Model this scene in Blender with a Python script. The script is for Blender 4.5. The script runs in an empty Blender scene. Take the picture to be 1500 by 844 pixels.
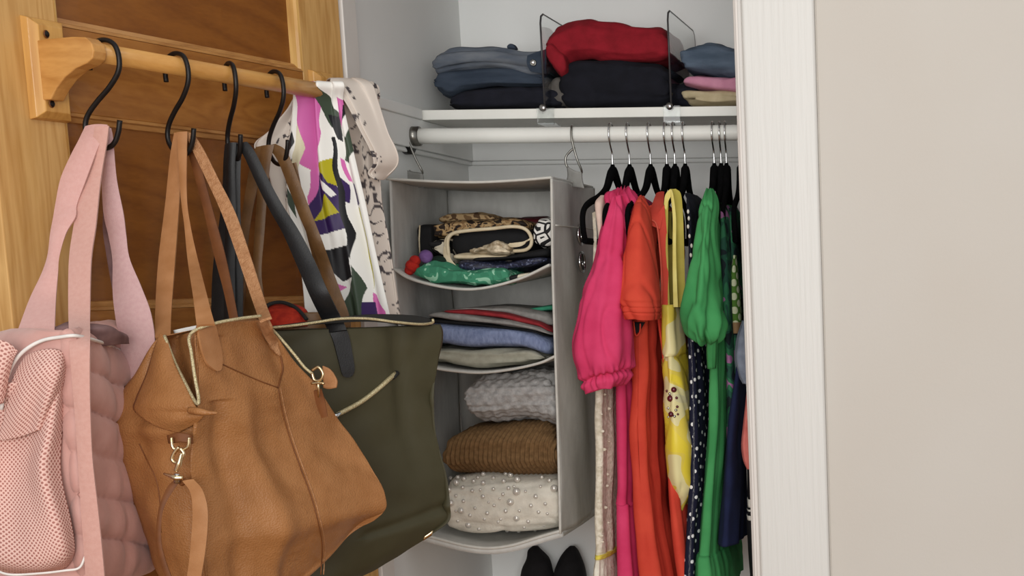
import bpy, bmesh, math, random
import numpy as np
from mathutils import Matrix, Vector

S = bpy.context.scene
COL = S.collection

# ------------------------------------------------------------------ camera
F_PX, CX, CY = 2200.0, 1434.0, 711.6          # focal length and principal point of the (cropped) photograph, 1500x844
PITCH, ROLL, EYE = math.radians(8.06), 0.01357, 1.40
def _rx(a): return np.array([[1,0,0],[0,math.cos(a),-math.sin(a)],[0,math.sin(a),math.cos(a)]])
def _rz(a): return np.array([[math.cos(a),-math.sin(a),0],[math.sin(a),math.cos(a),0],[0,0,1]])
RC = _rx(math.pi/2-PITCH) @ _rz(-ROLL)
CAM = np.array([0, 0, EYE])
cd = bpy.data.cameras.new('camera'); cam = bpy.data.objects.new('camera', cd); COL.objects.link(cam)
cd.sensor_fit = 'HORIZONTAL'; cd.sensor_width = 36.0; cd.lens = F_PX/1500*36
cd.shift_x = (750-CX)/1500; cd.shift_y = (CY-422)/1500
cd.clip_start = .05
cam.matrix_world = Matrix.Translation(Vector(CAM)) @ Matrix(RC.tolist()).to_4x4()
S.camera = cam

# ------------------------------------------------------------------ world, lights, exposure
W = bpy.data.worlds.new('world'); S.world = W; W.use_nodes = True
bg = W.node_tree.nodes['Background']; bg.inputs[0].default_value = (.97, .985, 1, 1); bg.inputs[1].default_value = .50
def area(name, loc, target, size, power, color):
    l = bpy.data.lights.new(name, 'AREA'); l.shape = 'RECTANGLE'; l.size, l.size_y = size; l.energy = power; l.color = color
    o = bpy.data.objects.new(name, l); COL.objects.link(o); o.location = loc
    o.rotation_euler = (Vector(target)-Vector(loc)).to_track_quat('-Z', 'Y').to_euler()
    return o
area('window_daylight', (-.85, -1.9, 1.7), (-.75, 3.0, 1.35), (1.8, 1.5), 52, (1, .99, .97))
area('right_fill', (.55, -1.7, 1.55), (-.85, 3.0, 1.25), (1.6, 1.5), 56, (1, .99, .97))  # unseen fill added from the right to brighten the closet interior
area('warm_fill', (-.3, 1.0, 2.5), (-.5, 2.6, 1.3), (.6, .6), 5, (1, .95, .88))  # weak unseen fill from above, added to warm the wall tone
S.view_settings.view_transform = 'Standard'; S.view_settings.look = 'None'
S.view_settings.gamma = 1; S.view_settings.use_curve_mapping = False
S.view_settings.exposure = 0.0

# ------------------------------------------------------------------ geometry helpers
def ray(px, py): return RC @ np.array([(px-CX)/F_PX, -(py-CY)/F_PX, -1.0])
def P(px, py, Y):                                  # the point of the plane y = Y seen at that pixel of the photograph
    d = ray(px, py); return CAM + d*(Y/d[1])
def Z(px, py, Y): return P(px, py, Y)[2]
def XZ(px, z, Y):                                  # x of the point at height z, depth Y, in that pixel column
    c0 = RC.T @ (np.array([0, Y, z])-CAM); c1 = RC.T @ np.array([1.0, 0, 0])
    return -(c0[0]*F_PX+(px-CX)*c0[2])/(c1[0]*F_PX+(px-CX)*c1[2])

def catmull(a, n, closed=False):
    a = np.asarray(a, float); m = len(a)
    if m == 1: return np.repeat(a, n, 0)
    t = np.arange(n)/n*m if closed else np.linspace(0, m-1, n)
    i = np.floor(t).astype(int)
    if not closed: i = np.minimum(i, m-2)
    f = (t-i).reshape((-1,)+(1,)*(a.ndim-1))
    if closed: g = lambda k: a[k % m]
    else:
        ext = np.concatenate([(2*a[:1]-a[1:2]), a, (2*a[-1:]-a[-2:-1])]); g = lambda k: ext[k+1]
    p0, p1, p2, p3 = g(i-1), g(i), g(i+1), g(i+2)
    return .5*((2*p1)+(-p0+p2)*f+(2*p0-5*p1+4*p2-p3)*f*f+(-p0+3*p1-3*p2+p3)*f**3)
def csurf(ctrl, nR, nK, closed=True):
    ctrl = np.asarray(ctrl, float)
    a = catmull(ctrl, nR); a = np.swapaxes(a, 0, 1); a = catmull(a, nK, closed)
    return np.swapaxes(a, 0, 1)
def vn(Pt, freq, seed=0, n=7):                     # smooth pseudo noise of points, about -1..1
    r = np.random.RandomState(seed); out = np.zeros(Pt.shape[:-1])
    for _ in range(n):
        d = r.normal(size=3); d /= np.linalg.norm(d)
        out += np.sin((Pt @ d)*freq*r.uniform(.6, 1.5)*6.283 + r.uniform(0, 6.28))
    return out/n*1.6
def crease(Pt, freq, seed, amp, st=(1, 1, .45)): return -amp*np.exp(-(vn(Pt*np.array(st), freq, seed+40)/.16)**2)   # thin valleys of wrinkled cloth
def normals(G, closed):
    if closed: du = (np.roll(G, -1, 1)-np.roll(G, 1, 1))
    else: du = np.gradient(G, axis=1)
    dv = np.gradient(G, axis=0)
    N = np.cross(du, dv); N /= (np.linalg.norm(N, axis=-1, keepdims=True)+1e-12)
    if closed:
        c = G.mean(1, keepdims=True)
        if np.sum(N*(G-c)) < 0: N = -N
    return N
def displace(G, d, closed=True): return G + normals(G, closed)*d[..., None]

def wloc(o):
    v = Vector((0, 0, 0))
    while o: v = v + Vector(o.location); o = o.parent
    return np.array(v)
def meta(o, label=None, cat=None, group=None, kind=None):
    if label: o['label'] = label
    if cat: o['category'] = cat
    if group: o['group'] = group
    if kind: o['kind'] = kind
    return o
def thing(name, loc, label, cat, group=None):
    o = bpy.data.objects.new(name, None); COL.objects.link(o); o.location = tuple(float(x) for x in loc); o.empty_display_size = .05
    return meta(o, label, cat, group)
def mk(name, V, Fc, mat, parent=None, smooth=True, uv=None, colors=None, solid=0, bevel=0, subsurf=0, fix=True, label=None, offset=0):
    V = np.asarray(V, float)
    org = wloc(parent) if parent else np.array([(V[:,0].min()+V[:,0].max())/2, (V[:,1].min()+V[:,1].max())/2, V[:,2].min()])
    me = bpy.data.meshes.new(name); me.from_pydata((V-org).tolist(), [], [list(map(int, f)) for f in Fc])
    if uv is not None:
        l = me.uv_layers.new(name='uv'); vi = np.zeros(len(me.loops), int); me.loops.foreach_get('vertex_index', vi)
        l.data.foreach_set('uv', np.asarray(uv)[vi].astype('f').ravel())
    if colors is not None:
        ca = me.color_attributes.new('col', 'FLOAT_COLOR', 'POINT'); ca.data.foreach_set('color', np.asarray(colors).astype('f').ravel())
    if fix:
        bm = bmesh.new(); bm.from_mesh(me); bmesh.ops.recalc_face_normals(bm, faces=bm.faces[:]); bm.to_mesh(me); bm.free()
    me.materials.append(mat)
    if smooth: me.polygons.foreach_set('use_smooth', [True]*len(me.polygons))
    o = bpy.data.objects.new(name, me); COL.objects.link(o)
    if parent: o.parent = parent
    else: o.location = tuple(float(x) for x in org)
    if solid: m = o.modifiers.new('solid', 'SOLIDIFY'); m.thickness = solid; m.offset = offset
    if bevel: m = o.modifiers.new('bevel', 'BEVEL'); m.width = bevel; m.segments = 2; m.limit_method = 'ANGLE'
    if subsurf: m = o.modifiers.new('sub', 'SUBSURF'); m.levels = m.render_levels = subsurf
    if label: o['label'] = label
    return o
def grid(name, G, mat, parent=None, closed=True, cap=True, **kw):
    R, K = G.shape[:2]; V = G.reshape(-1, 3); Fc = []
    kk = K if closed else K-1
    for r in range(R-1):
        for k in range(kk):
            a, b = r*K+k, r*K+(k+1) % K
            Fc.append((a, b, b+K, a+K))
    uv = None
    if not closed or True:
        su = np.concatenate([[0], np.cumsum(np.linalg.norm(np.diff(G[R//2], axis=0), axis=1))])
        sv = np.concatenate([[0], np.cumsum(np.linalg.norm(np.diff(G[:, K//2], axis=0), axis=1))])
        uv = np.stack([np.tile(su, (R, 1)), np.tile(sv[:, None], (1, K))], -1).reshape(-1, 2)
    if closed and cap:
        n = len(V); V = np.concatenate([V, [G[0].mean(0)], [G[-1].mean(0)]]); uv = np.concatenate([uv, [uv[0]], [uv[-1]]])
        for k in range(K):
            Fc.append((n, (k+1) % K, k)); Fc.append((n+1, (R-1)*K+k, (R-1)*K+(k+1) % K))
        if kw.get('colors') is not None: kw['colors'] = np.concatenate([kw['colors'], kw['colors'][:1], kw['colors'][-1:]])
    return mk(name, V, Fc, mat, parent, uv=uv, fix=closed, **kw)
def tube_data(pts, r, n=8, smooth_n=None, flat=None):
    pts = np.asarray(pts, float)
    if smooth_n: pts = catmull(pts, smooth_n)
    m = len(pts); rr = np.broadcast_to(np.asarray(r, float), (m,)) if np.ndim(r) == 0 else np.interp(np.linspace(0, 1, m), np.linspace(0, 1, len(r)), r)
    T = np.gradient(pts, axis=0); T /= np.linalg.norm(T, axis=1, keepdims=True)+1e-12
    up = np.array([0.3, .2, .93]) if abs(T[0][2]) < .9 else np.array([1., 0, 0])
    N = np.cross(T[0], up); N /= np.linalg.norm(N); rings = []
    for i in range(m):
        N = N-T[i]*np.dot(N, T[i]); N /= np.linalg.norm(N)+1e-12; B = np.cross(T[i], N)
        a = np.arange(n)/n*2*math.pi
        ring = pts[i]+rr[i]*(np.cos(a)[:, None]*N+np.sin(a)[:, None]*B)
        if flat is not None: ring[:, 0] = pts[i][0]+(ring[:, 0]-pts[i][0])*flat
        rings.append(ring)
    return np.array(rings)
def tube(name, pts, r, mat, parent=None, n=8, smooth_n=None, flat=None, **kw):
    return grid(name, tube_data(pts, r, n, smooth_n, flat), mat, parent, **kw)
def box_data(x0, x1, y0, y1, z0, z1):
    V = [(x, y, z) for x in (x0, x1) for y in (y0, y1) for z in (z0, z1)]
    return V, [(0,1,3,2), (4,6,7,5), (0,4,5,1), (2,3,7,6), (0,2,6,4), (1,5,7,3)]
def box(name, b, mat, parent=None, bevel=.002, **kw):
    V, Fc = box_data(*b); return mk(name, V, Fc, mat, parent, smooth=False, bevel=bevel, **kw)
def sphere_data(c, r, n=12, m=8, sc=(1, 1, 1)):
    th = np.linspace(.12, math.pi-.12, m); a = np.arange(n)/n*2*math.pi
    G = np.stack([np.sin(th)[:, None]*np.cos(a), np.sin(th)[:, None]*np.sin(a), np.cos(th)[:, None]*np.ones(n)], -1)
    return np.array(c)+G*r*np.array(sc)
def sphere(name, c, r, mat, parent=None, n=12, m=8, sc=(1, 1, 1), **kw): return grid(name, sphere_data(c, r, n, m, sc), mat, parent, **kw)
def torus(name, c, R, r, mat, parent=None, axis='y', n=28, sc=(1, 1), **kw):
    a = np.arange(n)/n*2*math.pi; b = np.arange(8)/8*2*math.pi
    ca, sa = np.cos(a)[:, None], np.sin(a)[:, None]; rad = R+r*np.cos(b)[None]
    X, Zz, Yy = rad*ca*sc[0], rad*sa*sc[1], r*np.sin(b)[None]+0*ca
    G = {'y': np.stack([X, Yy, Zz], -1), 'x': np.stack([Yy, X, Zz], -1), 'z': np.stack([X, Zz, Yy], -1)}[axis]+np.array(c)
    V = G.reshape(-1, 3); Fc = [(i*8+j, i*8+(j+1) % 8, ((i+1) % n)*8+(j+1) % 8, ((i+1) % n)*8+j) for i in range(n) for j in range(8)]
    return mk(name, V, Fc, mat, parent, **kw)
def join(parts):                                   # merge several (V, F) into one
    V, Fc = [], []
    for v, f in parts:
        o = len(V); V += [tuple(x) for x in v]; Fc += [tuple(i+o for i in q) for q in f]
    return V, Fc
def gdata(G, closed=True):
    R, K = G.shape[:2]; V = G.reshape(-1, 3).tolist(); kk = K if closed else K-1
    Fc = [(r*K+k, r*K+(k+1) % K, (r+1)*K+(k+1) % K, (r+1)*K+k) for r in range(R-1) for k in range(kk)]
    if closed: Fc += [tuple(range(K))[::-1], tuple((R-1)*K+k for k in range(K))]
    return V, Fc

# strap: rows of (left x, left y, right x, right y, depth[, depth right]) in photograph pixels
def strap_on(name, rows, hit, mat, parent, n=40, k=6, thick=.003, lift=.003):   # strap lying on a surface
    A = catmull(np.array([hit(r[0], r[1], lift) for r in rows]), n); B = catmull(np.array([hit(r[2], r[3], lift) for r in rows]), n); s = np.linspace(0, 1, k)[None, :, None]
    o = grid(name, A[:, None]*(1-s)+B[:, None]*s, mat, parent, closed=False, solid=thick)
    m = o.modifiers.new('split', 'EDGE_SPLIT'); m.split_angle = math.radians(50); return o
def strap(name, rows, mat, parent, n=40, k=7, thick=.003, crown=.002, **kw):
    A = np.array([P(r[0], r[1], r[4]) for r in rows]); B = np.array([P(r[2], r[3], r[5] if len(r) > 5 else r[4]) for r in rows])
    A, B = catmull(A, n), catmull(B, n); s = np.linspace(0, 1, k)[None, :, None]
    G = A[:, None]*(1-s)+B[:, None]*s
    N = normals(G, False); sg = np.sign((N*(CAM-G)).sum(-1).mean())
    G = G+N*sg*crown*.4*(1-(2*s-1)**2)
    o = grid(name, G, mat, parent, closed=False, solid=thick, **kw)
    m = o.modifiers.new('split', 'EDGE_SPLIT'); m.split_angle = math.radians(50); return o
# folded cloth: top and bottom outlines (pixels at front depth Yf), superellipse section running back by depth
def cloth(name, top, bot, Yf, depth, mat, parent=None, nx=60, nk=44, wr=.0035, layers=0, seed=0, endp=11, ex=.5, dfun=None, wf=14, **kw):
    top, bot = np.array(top, float), np.array(bot, float)
    x0, x1 = min(top[0,0], bot[0,0]), max(top[-1,0], bot[-1,0])
    q_ = np.linspace(0, 1, nx); s = .45*q_+.55*(.5-.5*np.cos(q_*math.pi)); s = np.where((q_ > 0) & (q_ < 1), s, q_); px = x0+(x1-x0)*s
    yt, yb = np.interp(px, top[:,0], top[:,1]), np.interp(px, bot[:,0], bot[:,1])
    kern = np.array([.25, .5, .25])
    for _ in range(3):
        yt[1:-1] = np.convolve(yt, kern, 'same')[1:-1]; yb[1:-1] = np.convolve(yb, kern, 'same')[1:-1]
    a = np.arange(nk)/nk*2*math.pi; G = np.zeros((nx, nk, 3))
    e = np.clip(1-np.abs(2*s-1)**endp, 0, 1)**.42
    for i in range(nx):
        pt, pb = P(px[i], yt[i], Yf), P(px[i], yb[i], Yf); zc, hz = (pt[2]+pb[2])/2, (pt[2]-pb[2])/2*max(e[i], .12)
        hy = depth/2*(.75+.25*e[i]); yc = Yf+depth/2
        y = yc-hy*np.sign(np.cos(a))*np.abs(np.cos(a))**ex; z = zc+hz*np.sign(np.sin(a))*np.abs(np.sin(a))**ex
        G[i, :, 0] = (pt[0]+pb[0])/2*np.ones(nk); G[i, :, 1] = y; G[i, :, 2] = z
    Sg, Kg = np.meshgrid(s, a, indexing='ij')
    zz = np.sin(Kg); d = wr*vn(G*np.array([.5, 1, 1.6]), wf, seed)+wr*.5*vn(G*np.array([.35, 1, 2.5]), wf*2.2, seed+1)
    if wr >= .0035: d = d+crease(G, 11, seed, .003, (.4, 1, 1.8))
    for l in range(layers):
        zl = -1+2*(l+1)/(layers+1); wob = .12*np.sin(3*Sg+l*2+seed)
        d -= .006*np.exp(-((zz-zl-wob)/.1)**2)*(np.cos(Kg) > 0)
    if dfun is not None: d = d+dfun(Sg, Kg, G)
    G = displace(G, d)
    return grid(name, G, mat, parent, **kw)
# hanging garment: rows (y pixel, x pixel of its front edge, width, front depth, back depth)
def garment(name, rows, mat, parent, nr=110, nk=96, fold=.004, nf=9, seed=0, ex=.75, wr=.002, **kw):
    C = []
    for py, px, w, yf, yb in rows:
        z = Z(px, py, yf); C.append((XZ(px, z, yf), z, w, yf, yb))
    C = catmull(C, nr); a = np.arange(nk)/nk*2*math.pi; G = np.zeros((nr, nk, 3))
    for i, (x, z, w, yf, yb) in enumerate(C):
        yy = (yf+yb)/2-(yb-yf)/2*np.sign(np.cos(a))*np.abs(np.cos(a))**ex
        xx = x+w/2-w/2*np.sign(np.sin(a))*np.abs(np.sin(a))**ex
        G[i, :, 0], G[i, :, 1], G[i, :, 2] = xx, yy, z
    v = np.linspace(0, 1, nr)[:, None]; yrel = (G[..., 1]-G[..., 1].min(1, keepdims=True))/(np.ptp(G[..., 1], axis=1)[:, None]+1e-9)
    amp = fold*np.clip(v*2.5, .1, 1)
    d = amp*(np.sin(yrel*nf*6.28+seed+1.3*np.sin(v*3+seed))+.6*np.sin(yrel*nf*11.3+seed*2+v*2.2))*.6
    d = d+wr*vn(G*np.array([1, 1, .35]), 18, seed)+crease(G, 8, seed, fold*.5, (1, 1, .3))
    return grid(name, displace(G, d), mat, parent, **kw)
# upright soft body: rows (y, left x, right x, centre depth, half depth)
def blob(name, rows, mat, parent, nr=50, nk=48, fold=0, nf=8, seed=0, ex=.9, wr=.0015, wf=16, slant=0, dfun=None, cap=True, **kw):
    C = []
    for py, xl, xr, yc, hd in rows:
        z = Z((xl+xr)/2, py, yc); A = XZ(xl, z, yc); B = XZ(xr, z, yc); C.append(((A+B)/2, (B-A)/2, z, yc, hd))
    C = catmull(C, nr); a = np.arange(nk)/nk*2*math.pi; G = np.zeros((nr, nk, 3))
    for i, (x, w, z, yc, hd) in enumerate(C):
        G[i, :, 0] = x+w*np.sign(np.cos(a))*np.abs(np.cos(a))**ex; G[i, :, 1] = yc+hd*np.sign(np.sin(a))*np.abs(np.sin(a))**ex
        G[i, :, 2] = z+slant*(G[i, :, 0]-x)
    V, K = np.meshgrid(np.linspace(0, 1, nr), a, indexing='ij')
    d = wr*vn(G, wf, seed)
    if fold and nr > 45: d = d+crease(G, 13, seed, .004, (1, 1, .5))
    if fold: d = d+fold*(np.sin(K*nf+1.2*np.sin(V*4+seed))+.5*np.sin(K*nf*1.9+seed+V*3))
    if dfun is not None: d = d+dfun(V, K, G)
    return grid(name, displace(G, d), mat, parent, cap=cap, **kw)

# surface seen at a pixel (to lay seams, zips and studs on the cloth itself)
from mathutils.bvhtree import BVHTree
def surf(o):
    me = o.data; L = wloc(o); t = BVHTree.FromPolygons([tuple(np.array(v.co)+L) for v in me.vertices], [tuple(p.vertices) for p in me.polygons])
    def hit(px, py, lift=.002, Y=None):
        d = ray(px, py); d = d/np.linalg.norm(d); h = t.ray_cast(Vector(CAM), Vector(d))
        if h[0] is None: return P(px, py, Y or L[1])
        return np.array(h[0])-d*lift
    return hit
# ------------------------------------------------------------------ materials
def lin(c): return tuple(((x/255)/12.92 if x <= 10.3 else (((x/255)+.055)/1.055)**2.4) for x in c)
def mat(name, c, rough=.85, c2=None, nscale=40, bump=0, bscale=300, metal=0, sheen=0, spec=.3, stretch=(1, 1, 1), coat=0, voro=False, detail=4):
    m = bpy.data.materials.new(name); m.use_nodes = True; nt = m.node_tree; b = nt.nodes['Principled BSDF']
    b.inputs['Roughness'].default_value = rough; b.inputs['Metallic'].default_value = metal
    b.inputs['Specular IOR Level'].default_value = spec; b.inputs['Sheen Weight'].default_value = sheen; b.inputs['Coat Weight'].default_value = coat
    b.inputs['Coat Roughness'].default_value = .25
    c = lin(c); b.inputs['Base Color'].default_value = (*c, 1)
    tc = nt.nodes.new('ShaderNodeTexCoord'); mp = nt.nodes.new('ShaderNodeMapping'); mp.inputs['Scale'].default_value = stretch
    nt.links.new(tc.outputs['Object'], mp.inputs[0])
    if c2 is None: c2v = tuple(x*.82 for x in c)
    else: c2v = lin(c2)
    n = nt.nodes.new('ShaderNodeTexNoise'); n.inputs['Scale'].default_value = nscale; n.inputs['Detail'].default_value = detail
    nt.links.new(mp.outputs[0], n.inputs[0])
    r = nt.nodes.new('ShaderNodeValToRGB'); r.color_ramp.elements[0].position = .35; r.color_ramp.elements[1].position = .65
    r.color_ramp.elements[0].color = (*c2v, 1); r.color_ramp.elements[1].color = (*c, 1)
    nt.links.new(n.outputs[0], r.inputs[0]); nt.links.new(r.outputs[0], b.inputs['Base Color'])
    if bump:
        if voro: t = nt.nodes.new('ShaderNodeTexVoronoi')
        else: t = nt.nodes.new('ShaderNodeTexNoise'); t.inputs['Detail'].default_value = 3
        t.inputs['Scale'].default_value = bscale; nt.links.new(mp.outputs[0], t.inputs[0])
        bp = nt.nodes.new('ShaderNodeBump'); bp.inputs['Strength'].default_value = bump; bp.inputs['Distance'].default_value = .002
        nt.links.new(t.outputs[0], bp.inputs['Height']); nt.links.new(bp.outputs[0], b.inputs['Normal'])
    return m
def wood(name, c, c2, axis, rings=18):
    m = bpy.data.materials.new(name); m.use_nodes = True; nt = m.node_tree; b = nt.nodes['Principled BSDF']
    b.inputs['Roughness'].default_value = .38; b.inputs['Coat Weight'].default_value = .15; b.inputs['Specular IOR Level'].default_value = .35
    tc = nt.nodes.new('ShaderNodeTexCoord'); mp = nt.nodes.new('ShaderNodeMapping')
    sc = [1, 1, 1]; sc['xyz'.index(axis)] = .07; mp.inputs['Scale'].default_value = sc
    nt.links.new(tc.outputs['Object'], mp.inputs[0])
    n1 = nt.nodes.new('ShaderNodeTexNoise'); n1.inputs['Scale'].default_value = rings; n1.inputs['Detail'].default_value = 2; n1.inputs['Distortion'].default_value = .5
    n2 = nt.nodes.new('ShaderNodeTexNoise'); n2.inputs['Scale'].default_value = 220; n2.inputs['Detail'].default_value = 4
    nt.links.new(mp.outputs[0], n1.inputs[0]); nt.links.new(mp.outputs[0], n2.inputs[0])
    mu = nt.nodes.new('ShaderNodeMath'); mu.operation = 'MULTIPLY'; mu.inputs[1].default_value = 7; nt.links.new(n1.outputs[0], mu.inputs[0])
    fr = nt.nodes.new('ShaderNodeMath'); fr.operation = 'PINGPONG'; fr.inputs[1].default_value = .5; nt.links.new(mu.outputs[0], fr.inputs[0])
    ad = nt.nodes.new('ShaderNodeMath'); ad.operation = 'MULTIPLY_ADD'; ad.inputs[1].default_value = .9; nt.links.new(fr.outputs[0], ad.inputs[0])
    m2 = nt.nodes.new('ShaderNodeMath'); m2.operation = 'MULTIPLY'; m2.inputs[1].default_value = .7; nt.links.new(n2.outputs[0], m2.inputs[0]); nt.links.new(m2.outputs[0], ad.inputs[2])
    r = nt.nodes.new('ShaderNodeValToRGB'); r.color_ramp.elements[0].position = .15; r.color_ramp.elements[1].position = .8
    r.color_ramp.elements[0].color = (*lin(c2), 1); r.color_ramp.elements[1].color = (*lin(c), 1)
    nt.links.new(ad.outputs[0], r.inputs[0]); nt.links.new(r.outputs[0], b.inputs['Base Color'])
    bp = nt.nodes.new('ShaderNodeBump'); bp.inputs['Strength'].default_value = .12; bp.inputs['Distance'].default_value = .001
    nt.links.new(n2.outputs[0], bp.inputs['Height']); nt.links.new(bp.outputs[0], b.inputs['Normal'])
    return m
def dots(name, base, dot, scale, radius, rnd=0.0, rough=.85, rot=45, bump=0, soft=.02):   # spots on the cloth's own uv
    m = bpy.data.materials.new(name); m.use_nodes = True; nt = m.node_tree; b = nt.nodes['Principled BSDF']; b.inputs['Roughness'].default_value = rough
    b.inputs['Specular IOR Level'].default_value = .25
    uv = nt.nodes.new('ShaderNodeUVMap'); mp = nt.nodes.new('ShaderNodeMapping'); mp.inputs['Rotation'].default_value[2] = math.radians(rot)
    nt.links.new(uv.outputs[0], mp.inputs[0])
    v = nt.nodes.new('ShaderNodeTexVoronoi'); v.voronoi_dimensions = '2D'; v.inputs['Scale'].default_value = scale; v.inputs['Randomness'].default_value = rnd
    nt.links.new(mp.outputs[0], v.inputs[0])
    r = nt.nodes.new('ShaderNodeValToRGB'); r.color_ramp.elements[0].position = radius; r.color_ramp.elements[1].position = radius+soft
    r.color_ramp.elements[0].color = (*lin(dot), 1); r.color_ramp.elements[1].color = (*lin(base), 1)
    nt.links.new(v.outputs['Distance'], r.inputs[0]); nt.links.new(r.outputs[0], b.inputs['Base Color'])
    if bump:
        bp = nt.nodes.new('ShaderNodeBump'); bp.inputs['Strength'].default_value = bump; bp.inputs['Distance'].default_value = .002
        nt.links.new(v.outputs['Distance'], bp.inputs['Height']); nt.links.new(bp.outputs[0], b.inputs['Normal'])
    return m
def painted(name, rough=.7, sheen=0):              # colours carried by the cloth's printed pattern (colour attribute)
    m = bpy.data.materials.new(name); m.use_nodes = True; nt = m.node_tree; b = nt.nodes['Principled BSDF']; b.inputs['Roughness'].default_value = rough
    b.inputs['Specular IOR Level'].default_value = .3
    a = nt.nodes.new('ShaderNodeAttribute'); a.attribute_name = 'col'; nt.links.new(a.outputs['Color'], b.inputs['Base Color'])
    return m
def multi(name, stops, scale, rough=.85, detail=2, distort=0, stretch=(1, 1, 1), kind='noise', bump=0):  # blotchy print from colour steps
    m = mat(name, stops[0][1], rough); nt = m.node_tree; b = nt.nodes['Principled BSDF']
    r = [n for n in nt.nodes if n.type == 'VALTORGB'][0]; n = [n for n in nt.nodes if n.type == 'TEX_NOISE'][0]; mp = [n for n in nt.nodes if n.type == 'MAPPING'][0]
    mp.inputs['Scale'].default_value = stretch
    n.inputs['Scale'].default_value = scale; n.inputs['Detail'].default_value = detail; n.inputs['Distortion'].default_value = distort
    if kind == 'voronoi':
        v = nt.nodes.new('ShaderNodeTexVoronoi'); v.inputs['Scale'].default_value = scale; v.feature = 'DISTANCE_TO_EDGE'
        nt.links.new(mp.outputs[0], v.inputs[0]); nt.links.new(v.outputs[0], r.inputs[0])
    el = r.color_ramp; el.interpolation = 'CONSTANT'
    el.elements[0].position, el.elements[0].color = stops[0][0], (*lin(stops[0][1]), 1)
    el.elements[1].position, el.elements[1].color = stops[1][0], (*lin(stops[1][1]), 1)
    for p, c in stops[2:]: e = el.elements.new(p); e.color = (*lin(c), 1)
    return m
def glass(name):
    m = bpy.data.materials.new(name); m.use_nodes = True; b = m.node_tree.nodes['Principled BSDF']
    b.inputs['Base Color'].default_value = (.96, .98, .98, 1); b.inputs['Roughness'].default_value = .02; b.inputs['IOR'].default_value = 1.3
    b.inputs['Transmission Weight'].default_value = 1; return m

M = dict(
 wall=mat('beige wall paint', (204,199,191), .75, (202,196,187), 3, .12, 160),
 trim=mat('white gloss trim paint', (221,220,216), .4, (216,215,210), 6, .7, 110, stretch=(1, 1, .05)),
 jambm=mat('warm white jamb paint', (226,221,215), .5, (220,215,209), 6),
 closet=mat('closet wall paint', (236,237,235), .7, (232,233,231), 4, .08, 180),
 floor=wood('oak floor', (170,120,70), (120,80,44), 'y'),
 shelf=mat('white shelf paint', (240,239,232), .45, (232,231,224), 10),
 rod=mat('white pole paint', (232,232,226), .4, (226,226,220), 8),
 stile=wood('honey oak upright', (204,160,98), (176,128,66), 'z', 26),
 rail=wood('honey oak cross rail', (164,108,48), (140,86,34), 'y'),
 panel=wood('dark plywood panel', (136,82,28), (112,62,18), 'y', 7),
 bead=wood('light oak bead', (208,164,94), (172,122,58), 'z'),
 beadh=wood('light oak cross bead', (186,134,76), (150,98,48), 'y'),
 rackw=wood('golden oak rack', (206,156,84), (176,122,56), 'z'),
 rackh=wood('golden oak pole', (204,152,84), (184,130,64), 'y', 12),
 rackx=wood('golden oak arm', (200,146,80), (172,116,54), 'x', 12),
 iron=mat('black iron', (34,30,28), .42, (26,22,21), 60, metal=.5, spec=.5),
 chrome=mat('chrome', (205,205,205), .15, (195,195,195), 20, metal=1),
 steel=mat('dull steel', (150,148,142), .3, (128,126,120), 30, metal=1),
 gold=mat('pale gold metal', (226,206,168), .25, (208,184,142), 40, metal=1),
 goldzip=mat('gold zip teeth', (220,208,170), .4, (170,154,112), 700, .6, 900, metal=.5),
 pinkw=mat('pink webbing', (210,164,156), .9, (206,158,150), 200, .25, 900, sheen=.2),
 pinkw2=mat('dusty pink webbing', (204,158,146), .9, (199,151,139), 200, .25, 900, sheen=.2),
 mauvew=mat('mauve webbing', (198,162,160), .9, (192,154,153), 200, .25, 900, sheen=.2),
 pinkq=mat('pink quilted nylon', (204,158,148), .6, (197,149,139), 40, .15, 400, sheen=.2),
 pinkl=mat('mauve grey lining', (128,100,98), .8, (110,84,84), 60),
 pinkm=dots('pink sports mesh', (228,188,176), (168,112,102), 230, .26, 0, .8, 45, .6, .14),
 pipe=mat('white piping', (236,230,224), .5),
 tan=mat('tan pebbled leather', (162,111,66), .5, (149,99,55), 30, .35, 420, voro=True, spec=.35),
 tans=mat('tan smooth leather', (172,122,80), .5, (160,110,68), 40, .15, 500, spec=.3),
 tand=mat('dark tan leather edge', (120,72,36), .6, (104,60,28), 40),
 tang=mat('tan grained leather', (182,134,94), .5, (162,114,76), 160, .5, 500, voro=True),
 olive=mat('olive nylon', (68,64,44), .6, (66,62,42), 50, .1, 1200, spec=.3),
 blacks=mat('black leather', (31,31,32), .5, (24,24,25), 60, .15, 500, spec=.4),
 lining=mat('dark lining', (44,44,42), .9),
 redl=mat('red lining', (186,52,30), .85, (150,34,20), 90),
 brown=mat('brown leather', (120,86,50), .45, (100,70,38), 40, .15, 400, spec=.4),
 grey=mat('grey canvas', (206,205,200), .92, (196,195,190), 60, .25, 700, stretch=(1, 1, .4)),
 greyp=mat('grey canvas binding', (206,204,196), .85, (196,194,186), 60),
 velvet=mat('black velvet', (12,12,13), .95, (8,8,9), 80, spec=.05),
 acryl=glass('clear acrylic'), edge=mat('dark acrylic edge', (66,64,66), .3, (56,54,56), 20),
)
print('materials', len(M))

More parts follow.
